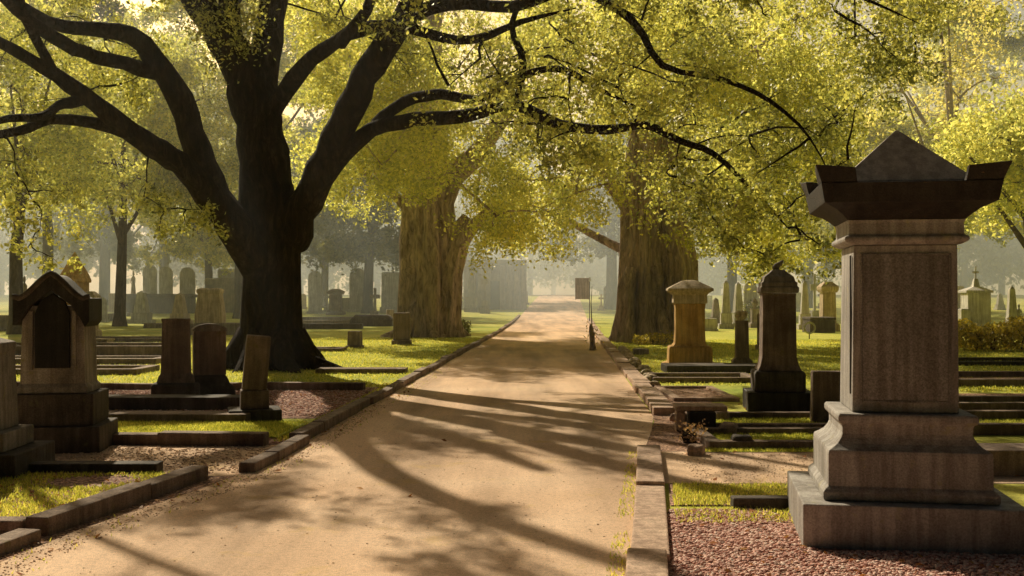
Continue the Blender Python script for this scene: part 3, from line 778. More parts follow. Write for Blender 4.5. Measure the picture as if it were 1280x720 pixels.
# kerbs/tombs far left
for (x0, x1, top, base, mat, lb, dp) in (
        (147, 240, 368, 392, 'granite_dark', 'long dark tomb wall below the three white arched stones', 1.2),
        (256, 298, 349, 391, 'grey', 'wide square framed tomb left of the oak trunk', 1.5),
        (118, 140, 393, 402, 'grey', 'low grey box tomb right of the small arched headstone', 1.2),
        (102, 133, 424, 437, 'pale', 'low tan box grave on the lawn right of the gabled monument', .7),
        (1012, 1044, 397, 416, 'granite_dark', 'dark box tomb under the pale pedestal', 1.2),
        (168, 300, 405, 411, 'grey', 'long low grey kerb wall beneath the white obelisk', .8)):
    y = GY(base); q = y / F; z = gz(y)
    t = thing('box_tomb', lb, 'tomb', (PX((x0 + x1) / 2, y), y + dp / 2 + (1.2 if x0 == 168 else 0), z), R(2), 'box tombs')
    a = (x1 - x0) / 2 * q; h = (base - top) * q
    MB().rings([(a, dp / 2, -.1), (a * .98, dp / 2 * .95, h * .84)]).build('body', M[mat], t, bevel=.03)
    MB().rings([(a * 1.02, dp / 2 * 1.05, h * .84 + .002), (a * 1.02, dp / 2 * 1.05, h), (a * .97, dp / 2 * .9, h * 1.03)]).build('lid', M[mat], t, bevel=.02)
# three green-topped kerbs right of the oak
for k, (py, lb) in enumerate(((401, 'farthest'), (406, 'middle'), (411, 'nearest'))):
    y = GY(py); o = MB().box(-2.4 - k * .1, 1.3, -.3, .3, -.05, .26).build('low_grave_step', M['granite_dark' if k == 2 else 'brown'], loc=(PX(420, y), y, 0), bevel=.04)
    tag(o, lb + ' of the three long low steps right of the oak trunk', 'grave step', 'low steps right of the oak')
# dark mound
y = GY(408)
o = MB().rings([(1.1, .6, -.1), (1.1, .6, .35), (.9, .45, .6)]).build('dark_tomb', M['granite_dark'], loc=(PX(464, y), y + .6, 0), bevel=.08); rough_up(o, .12, 2, .5)
tag(o, 'dark rough mound shaped tomb between the steps and the left old tree', 'tomb')
# white tomb right
y = GY(420); q = y / F
t = thing('white_tomb', 'white box tomb with a spired roof and cross behind the right hedge', 'tomb', (PX(1230, y), y + .8, 0), R(-6))
MB().rings([(17 * q, .6, -.1), (17 * q, .6, .35)]).build('base', M['marble'], t, bevel=.02)
MB().rings([(14 * q, .5, .352), (14 * q, .5, 54 * q)]).build('body', M['marble'], t, bevel=.02)
MB().rings([(16.5 * q, .58, 54 * q + .002), (16.5 * q, .58, 57 * q), (4 * q, .16, 62 * q), (2.2 * q, .08, 72 * q)]).build('roof', M['marble'], t, bevel=.01)
c = MB(); c.box(-.8 * q, .8 * q, -.03, .03, 72 * q, 88 * q); c.box(-4 * q, -.82 * q, -.03, .03, 79 * q, 81.5 * q); c.box(.82 * q, 4 * q, -.03, .03, 79 * q, 81.5 * q); c.build('cross', M['marble'], t, bevel=.01)
# far mausoleum
y = 92.0; z = gz(y); q = y / F
t = thing('mausoleum', 'long hazy grey mausoleum with pilasters left of the path end', 'mausoleum', (PX(618, y), y + 3, z), R(1))
hx = 38 * q; hh = PY(330, y) - z
MB().rings([(hx, 3, -.2), (hx, 3, hh)]).build('walls', M['grey'], t, bevel=.03)
MB().rings([(hx * 1.04, 3.2, hh + .002), (hx * 1.04, 3.2, hh + .35)]).build('cornice', M['grey'], t, bevel=.03)
for k in range(9):
    xk = -hx * .95 + k * hx * 1.9 / 8
    if k != 4: MB().rings([(.22, .12, 0), (.22, .12, hh * .93), (.28, .16, hh * .99)]).build('pilaster', M['grey'], t, loc=(xk, -3.13, 0), bevel=.02)
MB().box(-.55, .55, -3.06, -2.99, 0, hh * .62).build('door', M['bronze'], t, bevel=.01)
# sign board at the path end
y = 66.0; z = gz(y)
t = thing('notice_board', 'brown square board raised on a thin post at the far right of the path', 'sign', (PX(737, y), y, z))
q = y / F
MB().rings([(.03, .03, -.1), (.022, .022, PY(352, y) - z)]).build('post', M['bark_far'], t)
MB().lathe([(.03, PY(352, y) - z + .002), (.09, PY(352, y) - z + .06), (.07, PY(350, y) - z + .08), (.01, PY(349, y) - z + .12)], 10).build('post_cap', M['marble'], t)
bd = MB().box(-17 * q, -1.5 * q, -.04, .04, PY(374, y) - z, PY(348, y) - z).build('board', M['sign'], t, bevel=.01)
fr = MB(); z0, z1 = PY(374.5, y) - z, PY(347.5, y) - z
fr.box(-18 * q, -17 * q, -.055, .055, z0, z1); fr.box(-1.5 * q + .002, -.5 * q, -.055, .055, z0, z1); fr.box(-17 * q + .002, -1.5 * q, -.055, .055, z1 - .05, z1)
fr.build('frame', M['brown'], t)
# gnarled post by the kerb
y = GY(438); q = y / F
t = thing('ivy_stump', 'gnarled dark stump with a thin stem and ivy at the right path edge', 'tree stump', (PX(741, y), y, 0))
MB().tube([(.02, 0, -.05), (0, 0, .2), (-.02, .02, .5), (-.05, 0, .7), (-.05, 0, .78)], [.12, .075, .08, .055, .02], 14, .3, 3).build('trunk', M['bark_old'], t, smooth=True)
MB().tube([(-.03, 0, .8), (-.05, 0, 1.4), (-.02, .02, 1.9)], [.016, .011, .005], 6).build('stem', M['bark_far'], t)
p = nr.normal(size=(260, 3)) * np.array([.12, .12, .28]) + np.array([0, -.02, .42])
quad_cloud('ivy', p[:170], .03, M['leaf_hedge'], t)
# white edging rocks
G_R = 'pale rocks edging the right side of the path'
base_rock = None
for k in range(14):
    y = 19.5 + k * .95 + rng.uniform(-.2, .2)
    if base_rock is None:
        o = MB().lathe([(.05, 0), (.13, .02), (.16, .09), (.11, .16), (.03, .19)], 9).build('edging_rock', M['pale'])
        rough_up(o, .09, 1, .12); base_rock = o
    else:
        o = base_rock.copy(); COL.objects.link(o)
    o.location = (path_r(y) + .42 + rng.uniform(-.04, .08), y, -.02); o.rotation_euler = (0, 0, rng.uniform(0, 6)); s = rng.uniform(.7, 1.3); o.scale = (s, s, s * .9)
    tag(o, 'small pale rock in the line edging the right side of the path', 'rock', G_R)
# small ledger and cushion plant by twin trunk
y = GY(443); o = MB().rings([(.22, .2, 0), (.2, .18, .16)]).build('small_marker', M['grey'], loc=(PX(801, y), y, 0), bevel=.03)
tag(o, 'small square grey marker on grass at the foot of the twin trunk', 'grave marker')
# wreath stand
y = GY(424)
t = thing('wreath_stand', 'small ring shaped wreath on a short stand beside the dark box tomb', 'wreath', (PX(1012, y), y, 0))
rg = MB(); rg.tube([(.2 * math.cos(a), 0, .42 + .2 * math.sin(a)) for a in [2 * math.pi * k / 18 for k in range(19)]], [.035] * 19, 6); rg.build('ring', M['marble'], t)
MB().tube([(0, .05, 0), (0, .02, .24)], [.02, .02], 6).build('stem', M['bark_far'], t)

# ------------------------------------------------------------------ hedge and shrubs
def shrub(name, label, cat, c, ext, n, size, mat, stems=8):
    t = thing(name, label, cat, (c[0], c[1], gz(c[1])))
    mb = MB(); r3 = random.Random(int(c[0] * 10))
    for _ in range(stems):
        x = r3.uniform(-1, 1) * ext[0] * .8; yv = r3.uniform(-1, 1) * ext[1] * .6
        mb.tube([(x, yv, 0), (x + r3.uniform(-.1, .1), yv, ext[2] * .5), (x + r3.uniform(-.2, .2), yv, ext[2] * .9)], [.03, .02, .008], 5)
    mb.build('stems', M['bark_far'], t)
    u = nr.uniform(-1, 1, size=(n, 3)); 
    lump = 1 + .18 * np.sin(u[:, 0] * ext[0] * 3.1) + .1 * np.sin(u[:, 0] * ext[0] * 8 + 1)
    p = np.stack([u[:, 0] * ext[0], u[:, 1] * ext[1], (np.abs(u[:, 2]) ** .7) * ext[2] * lump], 1) + nr.normal(size=(n, 3)) * .05
    p[:, 2] = np.maximum(p[:, 2], .03)
    quad_cloud('foliage', p, size, mat, t)
    return t
shrub('clipped_hedge', 'golden green clipped hedge on the lawn right of the tall monument', 'hedge', (16.4, 32.3, 0), (3.6, .55, .78), 11000, .055, M['leaf_hedge'], 30)
shrub('cushion_plant', 'low green cushion plant at the foot of the twin old trunk', 'shrub', (PX(815, 36.5), 36.2, 0), (.62, .5, .3), 1500, .04, M['leaf_hedge'])
shrub('dry_plant', 'small dry reddish plant beside the low stone bench', 'plant', (PX(866, 11.9), 11.95, 0), (.1, .08, .15), 260, .018, M['pale_leaf'], 7)
shrub('dark_bush', 'dark round bush behind the flower topped post', 'bush', (PX(950, 62), 61, 0), (1.1, .8, 1.3), 2200, .08, M['leaf_far'])
shrub('small_bush', 'small leafy bush at the right foot of the left old tree', 'bush', (PX(572, 45), 45, 0), (.5, .3, .5), 700, .05, M['leaf_far'])

# ------------------------------------------------------------------ the great oak
OY = 24.3
def px3(px, py, y): return Vector((PX(px, y), y, PY(py, y)))
oak = thing('oak_tree', 'great dark oak with spreading limbs on the left of the path', 'tree', (PX(340, OY), OY, 0))
inv = Vector((-PX(340, OY), -OY, 0))
wood = MB(); nodes = []
def limb(pts, y0, y1, n=14, seed=1, sub=3, flute=.04, keep=True):
    P, Rr = [], []
    m = len(pts)
    for i in range(m - 1):
        for s in range(sub):
            t_ = s / sub
            k = (i + t_) / (m - 1)
            def cr(j):  # catmull-rom on px,py,w
                a = pts[max(i - 1, 0)][j]; b = pts[i][j]; c = pts[i + 1][j]; d = pts[min(i + 2, m - 1)][j]
                return .5 * (2 * b + (c - a) * t_ + (2 * a - 5 * b + 4 * c - d) * t_ ** 2 + (3 * b - a - 3 * c + d) * t_ ** 3)
            yv = y0 + (y1 - y0) * k
            w = cr(2) * .92 * yv / F
            P.append(px3(cr(0), cr(1), yv)); Rr.append(max(.01, w))
    yv = y1; P.append(px3(pts[-1][0], pts[-1][1], yv)); Rr.append(max(.006, pts[-1][2] * yv / F))
    r3 = random.Random(seed)
    for i in range(1, len(P) - 1):
        P[i] = P[i] + Vector((r3.uniform(-1, 1), r3.uniform(-1, 1), r3.uniform(-1, 1))) * Rr[i] * .14
        Rr[i] *= r3.uniform(.94, 1.07)
    wood.tube([p + inv for p in P], Rr, n, flute, seed)
    if keep: nodes.extend(P[len(P) // 3:])
    return P
# trunk with root flare
tp = [(340, 478, 64), (340, 462, 50), (340, 445, 43), (340, 420, 40), (340, 380, 38), (341, 340, 36), (341, 300, 36), (340, 265, 35), (336, 235, 32)]
P = [px3(a, b, OY) for a, b, c in tp]; P[0].z = -.15
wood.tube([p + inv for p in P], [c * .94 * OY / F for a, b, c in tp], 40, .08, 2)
for k, (a, L) in enumerate(((200, 1.5), (250, 1.3), (300, 1.6), (340, 1.7), (20, 1.2), (90, 1.2), (150, 1.6))):
    d = Vector((math.cos(R(a)), math.sin(R(a)), 0)); b0 = Vector((0, 0, 0))
    wood.tube([b0 + d * .45 + Vector((0, 0, .75)), b0 + d * .72 + Vector((0, 0, .34)), b0 + d * 1.0 + Vector((0, 0, .12)), b0 + d * L + Vector((0, 0, -.03)), b0 + d * (L + .4) + Vector((0, 0, -.12))], [.3, .27, .2, .12, .05], 12, .08, k)
limb([(338, 350, 30), (308, 304, 25), (272, 254, 22), (235, 212, 17), (200, 190, 16), (165, 166, 14), (120, 130, 12), (70, 95, 10), (20, 65, 8), (-60, 20, 6)], OY, 20, 20, 1)
limb([(185, 178, 11), (140, 160, 9), (100, 151, 8), (60, 150, 7), (20, 165, 6), (-40, 172, 4)], 22.7, 20, 10, 2)
limb([(110, 122, 9), (75, 132, 7), (50, 147, 6), (10, 148, 5), (-30, 160, 4)], 21.5, 19, 8, 3)
limb([(318, 320, 24), (280, 262, 22), (254, 208, 19), (232, 145, 18), (206, 90, 16), (165, 45, 13), (110, 35, 10), (60, 28, 8), (-10, -20, 6)], OY, 22, 20, 4)
limb([(205, 92, 13), (155, 80, 10), (105, 66, 9), (65, 45, 9), (20, 12, 7), (-30, -40, 5)], 23.4, 19, 10, 5)
limb([(340, 300, 37), (332, 225, 33), (322, 155, 31), (305, 98, 26), (281, 50, 23), (248, 0, 20), (195, -60, 16), (120, -130, 10)], OY, 24, 24, 6)
limb([(306, 100, 18), (292, 45, 15), (284, -20, 14), (290, -100, 11), (280, -190, 6)], OY, 26, 16, 7)
limb([(342, 260, 33), (334, 190, 30), (327, 130, 26), (330, 70, 21), (343, 0, 18), (365, -80, 14), (400, -170, 8)], OY, 25, 24, 8)
limb([(362, 300, 27), (384, 250, 22), (412, 195, 20), (438, 135, 19), (466, 82, 18), (502, 30, 16), (530, -25, 14), (580, -100, 9)], OY, 22, 22, 9)
limb([(340, 140, 13), (366, 100, 12), (404, 62, 10), (450, 38, 9), (492, 32, 8), (540, 44, 7), (590, 50, 6), (650, 28, 4), (720, 10, .8)], OY, 20.5, 12, 10)
limb([(425, 55, 9), (458, 12, 8), (480, -40, 6), (520, -110, 4)], 23, 21, 8, 11)
limb([(385, 260, 16), (418, 205, 12.5), (465, 163, 11), (520, 149, 10), (580, 146, 9), (640, 130, 8), (700, 155, 7), (760, 162, 6.5), (805, 156, 5.5), (850, 176, 4.5), (892, 192, 4), (935, 232, 2.6), (985, 285, .6)], OY, 18.5, 12, 12)
limb([(470, 155, 8), (505, 128, 8), (550, 118, 7), (600, 124, 6), (650, 96, 5), (700, 86, 4.5), (750, 112, 3), (810, 140, .6)], 23.5, 20, 10, 13)
limb([(505, 25, 10), (560, 5, 9), (640, 8, 8), (720, -12, 7), (790, 25, 6), (828, 82, 4.5), (905, 100, 3.5), (965, 128, 3), (1012, 172, 1.6), (1045, 235, .4)], 22.3, 16.5, 8, 14)
limb([(640, 10, 7), (740, -40, 7), (850, -60, 6), (960, -40, 5), (1060, -10, 3), (1150, 30, .5)], 20, 16, 8, 15)
limb([(640, 130, 6), (655, 80, 5), (640, 30, 4), (670, -40, 3)], 21, 21, 8, 16)

limb([(515, 0, 12), (530, -90, 11), (590, -165, 10), (680, -205, 8), (790, -215, 6), (900, -190, 4), (1000, -150, 1)], 22.6, 17.5, 10, 17)
limb([(345, -40, 14), (360, -150, 12), (420, -250, 10), (540, -300, 8), (680, -310, 6), (820, -290, 4), (930, -250, 1)], 24.6, 17, 10, 18)
limb([(250, 0, 16), (230, -120, 13), (260, -240, 10), (340, -330, 8), (430, -380, 5), (540, -400, 1)], 24, 16.5, 10, 19)
limb([(600, -170, 6), (560, -240, 5), (600, -310, 4), (700, -360, 1)], 21, 16, 8, 20)
limb([(70, 95, 7), (20, -20, 6), (60, -140, 5), (150, -230, 4), (260, -280, 1)], 21, 16, 8, 22)

def lb(px):
    K = [(-120, 210), (0, 190), (30, 280), (55, 320), (85, 300), (110, 170), (200, 60), (300, 30), (400, 40), (480, 90), (560, 110), (640, 190), (700, 190), (760, 230), (840, 260), (920, 280), (1000, 270), (1050, 180), (1100, 110), (1170, 60), (1230, -10), (1400, -60)]
    for (a, b), (c, d) in zip(K, K[1:]):
        if a <= px <= c: return b + (d - b) * (px - a) / (c - a)
    return -60
def pick(n, x0, x1, ytop, ya, yb, low, thin=None, rr=(.5, .95), seed=1):
    r3 = random.Random(seed); out = []
    while len(out) < n:
        px = r3.uniform(x0, x1); b = low(px); py = r3.uniform(ytop, b)
        if thin and r3.random() > thin(px, py): continue
        yv = r3.uniform(ya, yb)
        if low is lb and px < 640: yv = r3.uniform(22.8, 29.5) if r3.random() < .82 else yv
        p = px3(px, py, yv)
        if p.z < gz(yv) + 1.9 or not keeps(p, r3): continue
        out.append((p.x, p.y, p.z, r3.uniform(*rr)))
    return np.array(out)
def thin_oak(px, py):
    v = .5 + .5 * math.sin(px * .021 + 1) * math.sin(py * .03 + px * .01)
    if 210 < px < 420 and py > -40: v *= .3
    if px > 600: v = max(v, .75)
    return v
cl = pick(235, -140, 1180, -150, 17.0, 27.5, lb, thin_oak, (.42, .85), 5)
top = pick(95, 60, 1150, -420, 14.5, 20, lambda px: -70, None, (.3, .6), 41)
cl = np.vstack([cl, top])
hang = [(50, 285, 20.5, .5), (35, 310, 20.5, .4), (60, 320, 20.3, .35), (40, 250, 20.5, .5), (205, 262, 21.5, .5), (235, 285, 21.5, .5), (250, 262, 21.5, .45), (200, 290, 21.6, .3), (180, 245, 21.6, .4), (20, 215, 20, .5), (80, 240, 20.4, .4)]
hang += [(900, 290, 19, .5), (930, 310, 19, .45), (960, 320, 19, .5), (1000, 300, 19, .5), (1030, 310, 18.6, .4), (985, 260, 18.5, .5), (880, 250, 18.5, .5), (850, 230, 18, .5), (1020, 240, 18, .5), (940, 265, 18.5, .5), (1060, 200, 18, .45), (1075, 130, 18, .4)]
cl = np.vstack([cl, np.array([(*px3(a, b, c), d) for a, b, c, d in hang])])
N_LOCAL = len(wood.v)
grow(wood, nodes, cl, .014, .011, 9)
# grow() works in world space, the trunk in the tree's own: shift the new wood
def build_wood(mb, n_local, root, name, mat, inv):
    vs = [tuple(v) if i < n_local else (v[0] + inv.x, v[1] + inv.y, v[2] + inv.z) for i, v in enumerate(mb.v)]
    mb.v = vs
    return mb.build(name, mat, root, smooth=True)

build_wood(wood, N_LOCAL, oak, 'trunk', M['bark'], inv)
lp = cluster_leaves(cl, 560) + np.array([inv.x, inv.y, inv.z])
quad_cloud('crown', lp, .043, M['leaf_oak'], oak)

# ------------------------------------------------------------------ other trees
def old_tree(label, x, y, trunk, limbs, clusters, leaf, per, lsize, flute=.25, seed=1, bark='bark_old', name='old_tree', n=110):
    root = thing(name, label, 'tree', (x, y, gz(y)))
    mb = MB(); iv = Vector((-x, -y, -gz(y))); nd_ = []
    for tr in trunk:
        P = [px3(a, b, yy_) for a, b, w, yy_ in tr]; P[0].z = gz(y) - .2
        # refine
        PP, RR = [], []
        for i in range(len(P) - 1):
            for s in range(4):
                t_ = s / 4; t2 = t_
                PP.append(P[i].lerp(P[i + 1], t2)); RR.append((tr[i][2] + (tr[i + 1][2] - tr[i][2]) * t2) * tr[i][3] / F)
        PP.append(P[-1]); RR.append(tr[-1][2] * tr[-1][3] / F)
        mb.tube([p + iv for p in PP], RR, n, flute, seed); nd_ += PP[len(PP) // 2:]
    for k, L in enumerate(limbs):
        P = [px3(a, b, yy_) for a, b, w, yy_ in L]
        mb.tube([p + iv for p in P], [w * yy_ / F for a, b, w, yy_ in L], 14, .06, seed + k); nd_ += P[1:]
    r5 = random.Random(seed + 50); bw = trunk[0][2][2] * y / F
    for k in range(9):  # buttress roots and burls
        a = k * .7 + r5.uniform(-.2, .2); d = Vector((math.cos(a), math.sin(a), 0)); L = bw * r5.uniform(1.5, 2.1)
        mb.tube([d * bw * .6 + Vector((0, 0, 1.3)), d * bw * .95 + Vector((0, 0, .55)), d * bw * 1.2 + Vector((0, 0, .15)), d * L + Vector((0, 0, -.05))], [.2, .26, .2, .05], 10, .15, k)
    for k in range(9):
        a = r5.uniform(math.pi, 2 * math.pi); d = Vector((math.cos(a), math.sin(a) , 0)); z_ = r5.uniform(1.5, 6); rr_ = r5.uniform(.12, .26)
        c_ = d * bw * .86 + Vector((0, 0, z_))
        mb.tube([c_ - d * rr_ * 1.3, c_ - d * rr_ * .4, c_ + d * rr_ * .4, c_ + d * rr_ * .8], [rr_ * 1.4, rr_ * 1.2, rr_ * .8, rr_ * .25], 12, .15, k)
    nl = len(mb.v)
    # densify limb nodes
    grow(mb, nd_, clusters, .02, .014, seed)
    build_wood(mb, nl, root, 'trunk', M[bark], iv)
    lp = cluster_leaves(clusters, per) + np.array([iv.x, iv.y, iv.z])
    quad_cloud('crown', lp, lsize, M[leaf], root)
    return root
y2 = 43.5
l2 = lambda px: 150 + 120 * math.exp(-((px - 540) / 90) ** 2) if px < 640 else 150 + 120 * math.exp(-((px - 640) / 60) ** 2)
c2 = pick(110, 370, 700, 0, 36, 50, lambda px: {True: 265}.get(px < 420, 270 if px < 600 else 300), lambda px, py: .9 if not (500 < px < 620 and py > 190) else .25, (.8, 1.4), 8)
old_tree('massive old tree with fluted trunk left of the path beyond the oak', PX(536, y2), y2,
    [[(536, 426, 44, y2), (536, 415, 37, y2), (537, 390, 34, y2), (538, 340, 33, y2), (537, 300, 34, y2), (536, 255, 30, y2), (540, 200, 24, y2)],
     [(556, 424, 24, y2 - .4), (558, 400, 19, y2 - .4), (562, 340, 17, y2 - .4), (572, 300, 16, y2 - .3), (590, 275, 12, y2 - .3)]],
    [[(545, 260, 20, y2), (565, 220, 16, y2), (595, 195, 13, y2 - 1), (620, 160, 10, y2 - 2), (650, 120, 7, y2 - 3)],
     [(560, 330, 10, y2), (585, 290, 9, y2 - 1), (612, 262, 6, y2 - 2), (640, 262, 3, y2 - 3)],
     [(536, 240, 18, y2), (520, 180, 13, y2), (480, 120, 9, y2 + 1), (430, 70, 6, y2 + 1)],
     [(540, 210, 20, y2), (545, 120, 15, y2), (540, 40, 11, y2), (560, -60, 7, y2)],
     [(525, 280, 7, y2), (490, 240, 5, y2), (455, 215, 3, y2)]], c2, 'leaf_gold', 360, .068, seed=4)
y3 = 38.6
c3 = pick(150, 620, 1060, 0, 31, 46, lambda px: 275 if px < 780 else (230 if px < 890 else 315 if px < 1010 else 250), lambda px, py: .04 if (755 < px < 875 and py > 140) else (.6 if px < 760 else .95), (.7, 1.35), 12)
c3 = np.vstack([c3, np.array([(*px3(a, b, c), d) for a, b, c, d in [(868, 215, 36.5, .7), (880, 250, 36.5, .7), (866, 280, 36.6, .55), (895, 280, 36.5, .7), (872, 305, 36.7, .4), (915, 300, 36.5, .7), (1010, 300, 36, .8), (960, 315, 36, .8), (1050, 310, 36, .7)]])])
old_tree('massive old twin trunk tree with twisted fluted bark right of the path', PX(815, y3), y3,
    [[(803, 434, 40, y3), (803, 420, 32, y3), (804, 390, 28, y3), (805, 340, 27, y3), (806, 300, 27, y3), (808, 240, 29, y3), (812, 190, 27, y3), (815, 140, 20, y3)],
     [(851, 434, 30, y3 - .3), (851, 420, 24, y3 - .3), (850, 380, 22, y3 - .3), (849, 330, 23, y3 - .2), (838, 280, 22, y3), (825, 230, 20, y3)],
     [(784, 432, 12, y3 - .8), (785, 400, 8, y3 - .8), (783, 360, 9, y3 - .8), (790, 335, 6, y3 - .7)]],
    [[(800, 270, 16, y3), (775, 235, 14, y3), (750, 205, 11, y3 - 1), (722, 185, 8, y3 - 2), (690, 150, 5, y3 - 3)],
     [(806, 325, 7, y3 + .3), (770, 308, 5.5, y3 + 1), (735, 290, 4.5, y3 + 1.5), (700, 270, 3, y3 + 1.5), (670, 258, .5, y3 + 1.5)],
     [(815, 160, 18, y3), (820, 60, 14, y3), (840, -60, 8, y3)],
     [(830, 200, 14, y3), (880, 130, 10, y3), (940, 70, 7, y3), (1000, 20, 5, y3)],
     [(840, 250, 10, y3), (890, 220, 7, y3 - 1), (950, 210, 5, y3 - 2), (1010, 230, 3, y3 - 2)]], c3, 'leaf_gold', 400, .065, seed=7)

def wood_tree(label, px, base_y, w, top, cx, spread, leaf, bark, nclus, lsize, per, low, seed, name='broadleaf_tree', rr=(1.0, 1.9)):
    y = base_y; z = gz(y); q = y / F
    r3 = random.Random(seed); c = []
    while len(c) < nclus:
        a = r3.uniform(-1, 1); b = r3.uniform(-1, 1); v = r3.uniform(0, 1)
        if a * a + b * b > 1: continue
        zz = PY(low, y) + (PY(top, y) - PY(low, y)) * v
        k = math.sin(math.pi * min(1, .18 + v * .8)) ** .6
        if y < 70 and not keeps((PX(cx, y) + a * spread * k, y + b * spread * .7 * k, zz), r3) and r3.random() < .7: continue
        c.append((PX(cx, y) + a * spread * k, y + b * spread * .7 * k, max(zz, z + 2.2), r3.uniform(*rr) * r3.uniform(.6, 1)))
    c = np.array(c)
    x = PX(px, y); root = thing(name, label, 'tree', (x, y, z)); iv = Vector((-x, -y, -z)); mb = MB(); nodes_ = []
    hgt = PY(top, y) - z
    P = [Vector((0, 0, -.2)), Vector((0, 0, .6)), Vector((r3.uniform(-.2, .2), 0, hgt * .25)), Vector((r3.uniform(-.5, .5), 0, hgt * .5)), Vector((r3.uniform(-.7, .7), 0, hgt * .8))]
    mb.tube(P, [w * 1.5, w, w * .85, w * .6, w * .2], 14, .08, seed); nodes_ += [p - iv for p in P[2:]]
    for k in range(6):
        a = r3.uniform(0, 6.28); s = spread * .55; b = P[2].lerp(P[3], r3.random())
        Q = [b, b + Vector((math.cos(a) * s * .4, math.sin(a) * s * .4, hgt * .12)), b + Vector((math.cos(a) * s, math.sin(a) * s, hgt * .3))]
        mb.tube(Q, [w * .45, w * .3, w * .12], 8, .05, k); nodes_ += [p - iv for p in Q[1:]]
    nl = len(mb.v)
    grow(mb, nodes_, c, .03, .016, seed)
    build_wood(mb, nl, root, 'trunk', M[bark], iv)
    quad_cloud('crown', cluster_leaves(c, per) + np.array([iv.x, iv.y, iv.z]), lsize, M[leaf], root)
W = [
 ('tall green tree filling the gap between the oak limbs, far behind', 300, 74, .4, -60, 300, 9, 'leaf_mid', 'bark_far', 90, .13, 190, 250),
 ('tall green tree high above the gabled monument, far behind', 60, 78, .4, -40, 60, 10, 'leaf_mid', 'bark_far', 90, .13, 190, 240),
 ('dim green tree between the white arched stones and the oak trunk', 262, 88, .35, 120, 262, 7, 'leaf_mid', 'bark_far', 70, .15, 150, 318),
 ('round hazy green tree right of the oak trunk behind the steps', 405, 96, .35, 170, 400, 6, 'leaf_far', 'bark_far', 60, .16, 140, 322),
 ('hazy green tree far behind the pale open tree, upper right', 1190, 84, .4, 20, 1200, 10, 'leaf_mid', 'bark_far', 80, .15, 150, 290),
 ('golden leaved drooping tree behind the gabled monument at far left', 20, 46, .3, 20, 40, 5, 'leaf_mid', 'bark_far', 70, .08, 230, 240, ),
 ('loose golden tree in the haze behind the white obelisk', 150, 58, .3, 70, 200, 5.5, 'leaf_mid', 'bark_far', 70, .095, 220, 255),
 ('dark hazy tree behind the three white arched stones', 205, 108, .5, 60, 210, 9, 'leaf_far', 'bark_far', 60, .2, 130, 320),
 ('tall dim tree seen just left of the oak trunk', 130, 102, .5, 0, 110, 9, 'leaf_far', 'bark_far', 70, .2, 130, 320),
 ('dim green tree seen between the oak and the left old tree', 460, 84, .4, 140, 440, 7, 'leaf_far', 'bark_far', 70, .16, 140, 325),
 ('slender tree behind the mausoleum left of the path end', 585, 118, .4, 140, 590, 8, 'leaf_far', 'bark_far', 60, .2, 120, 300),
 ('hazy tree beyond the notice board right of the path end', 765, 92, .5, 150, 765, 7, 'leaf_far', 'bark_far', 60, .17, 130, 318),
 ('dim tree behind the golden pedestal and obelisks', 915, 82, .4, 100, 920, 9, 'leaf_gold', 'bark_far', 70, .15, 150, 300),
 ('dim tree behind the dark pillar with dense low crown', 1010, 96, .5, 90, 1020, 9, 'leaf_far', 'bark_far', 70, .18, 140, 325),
 ('pale open tree with bare forked limbs above the tall monument', 1182, 60, .3, -60, 1190, 7, 'leaf_pale', 'bark_pale', 40, .10, 75, 150),
 ('green leafy tree at the right edge above the hedge', 1300, 44, .35, 130, 1300, 4.2, 'leaf_mid', 'bark_far', 70, .085, 170, 265),
 ('dense green tree right behind the tall monument', 1120, 66, .4, 150, 1120, 6, 'leaf_mid', 'bark_far', 80, .12, 160, 290),
]
for k, a in enumerate(W):
    wood_tree(*a, seed=30 + k)

# far wood: one mass
c = []
r3 = random.Random(77); wd = MB()
for k in range(46):
    x = -115 + 230 * k / 45 + r3.uniform(-2, 2); y = r3.uniform(158, 178) - abs(x) * .25
    if 4 < x < 12: y += 60
    z = gz(y); h = r3.uniform(17, 25)
    wd.tube([(x, y, z - .2), (x + r3.uniform(-.5, .5), y, z + h * .4), (x + r3.uniform(-1, 1), y, z + h * .8)], [.5, .4, .15], 8)
    for _ in range(26):
        c.append((x + r3.gauss(0, 2.6), y + r3.gauss(0, 2.4), z + r3.uniform(2.6, h), r3.uniform(1.6, 3.2)))
tag(wd.build('far_woods', M['bark_far']), kind='stuff')
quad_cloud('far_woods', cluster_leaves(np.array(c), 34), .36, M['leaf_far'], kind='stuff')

# ------------------------------------------------------------------ small ground matter
def blades(name, pts, h, w, mat):
    n = len(pts); a = nr.uniform(0, 2 * math.pi, n); hh = h * nr.uniform(.5, 1.4, n)
    d = np.stack([np.cos(a), np.sin(a), np.zeros(n)], 1) * (w * nr.uniform(.7, 1.3, n))[:, None]
    lean = nr.normal(size=(n, 3)) * .45; lean[:, 2] = 1
    v = np.empty((n, 3, 3), np.float32); v[:, 0] = pts - d; v[:, 1] = pts + d; v[:, 2] = pts + lean * hh[:, None]
    me = bpy.data.meshes.new(name)
    me.vertices.add(3 * n); me.vertices.foreach_set('co', v.reshape(-1))
    me.loops.add(3 * n); me.loops.foreach_set('vertex_index', np.arange(3 * n, dtype=np.int32))
    me.polygons.add(n); me.polygons.foreach_set('loop_start', np.arange(0, 3 * n, 3, dtype=np.int32))
    at = me.attributes.new('tint', 'FLOAT', 'FACE'); at.data.foreach_set('value', nr.uniform(0, 1, n).astype(np.float32))
    me.update(calc_edges=True); me.validate()
    return tag(link(name, me, mat), kind='stuff')
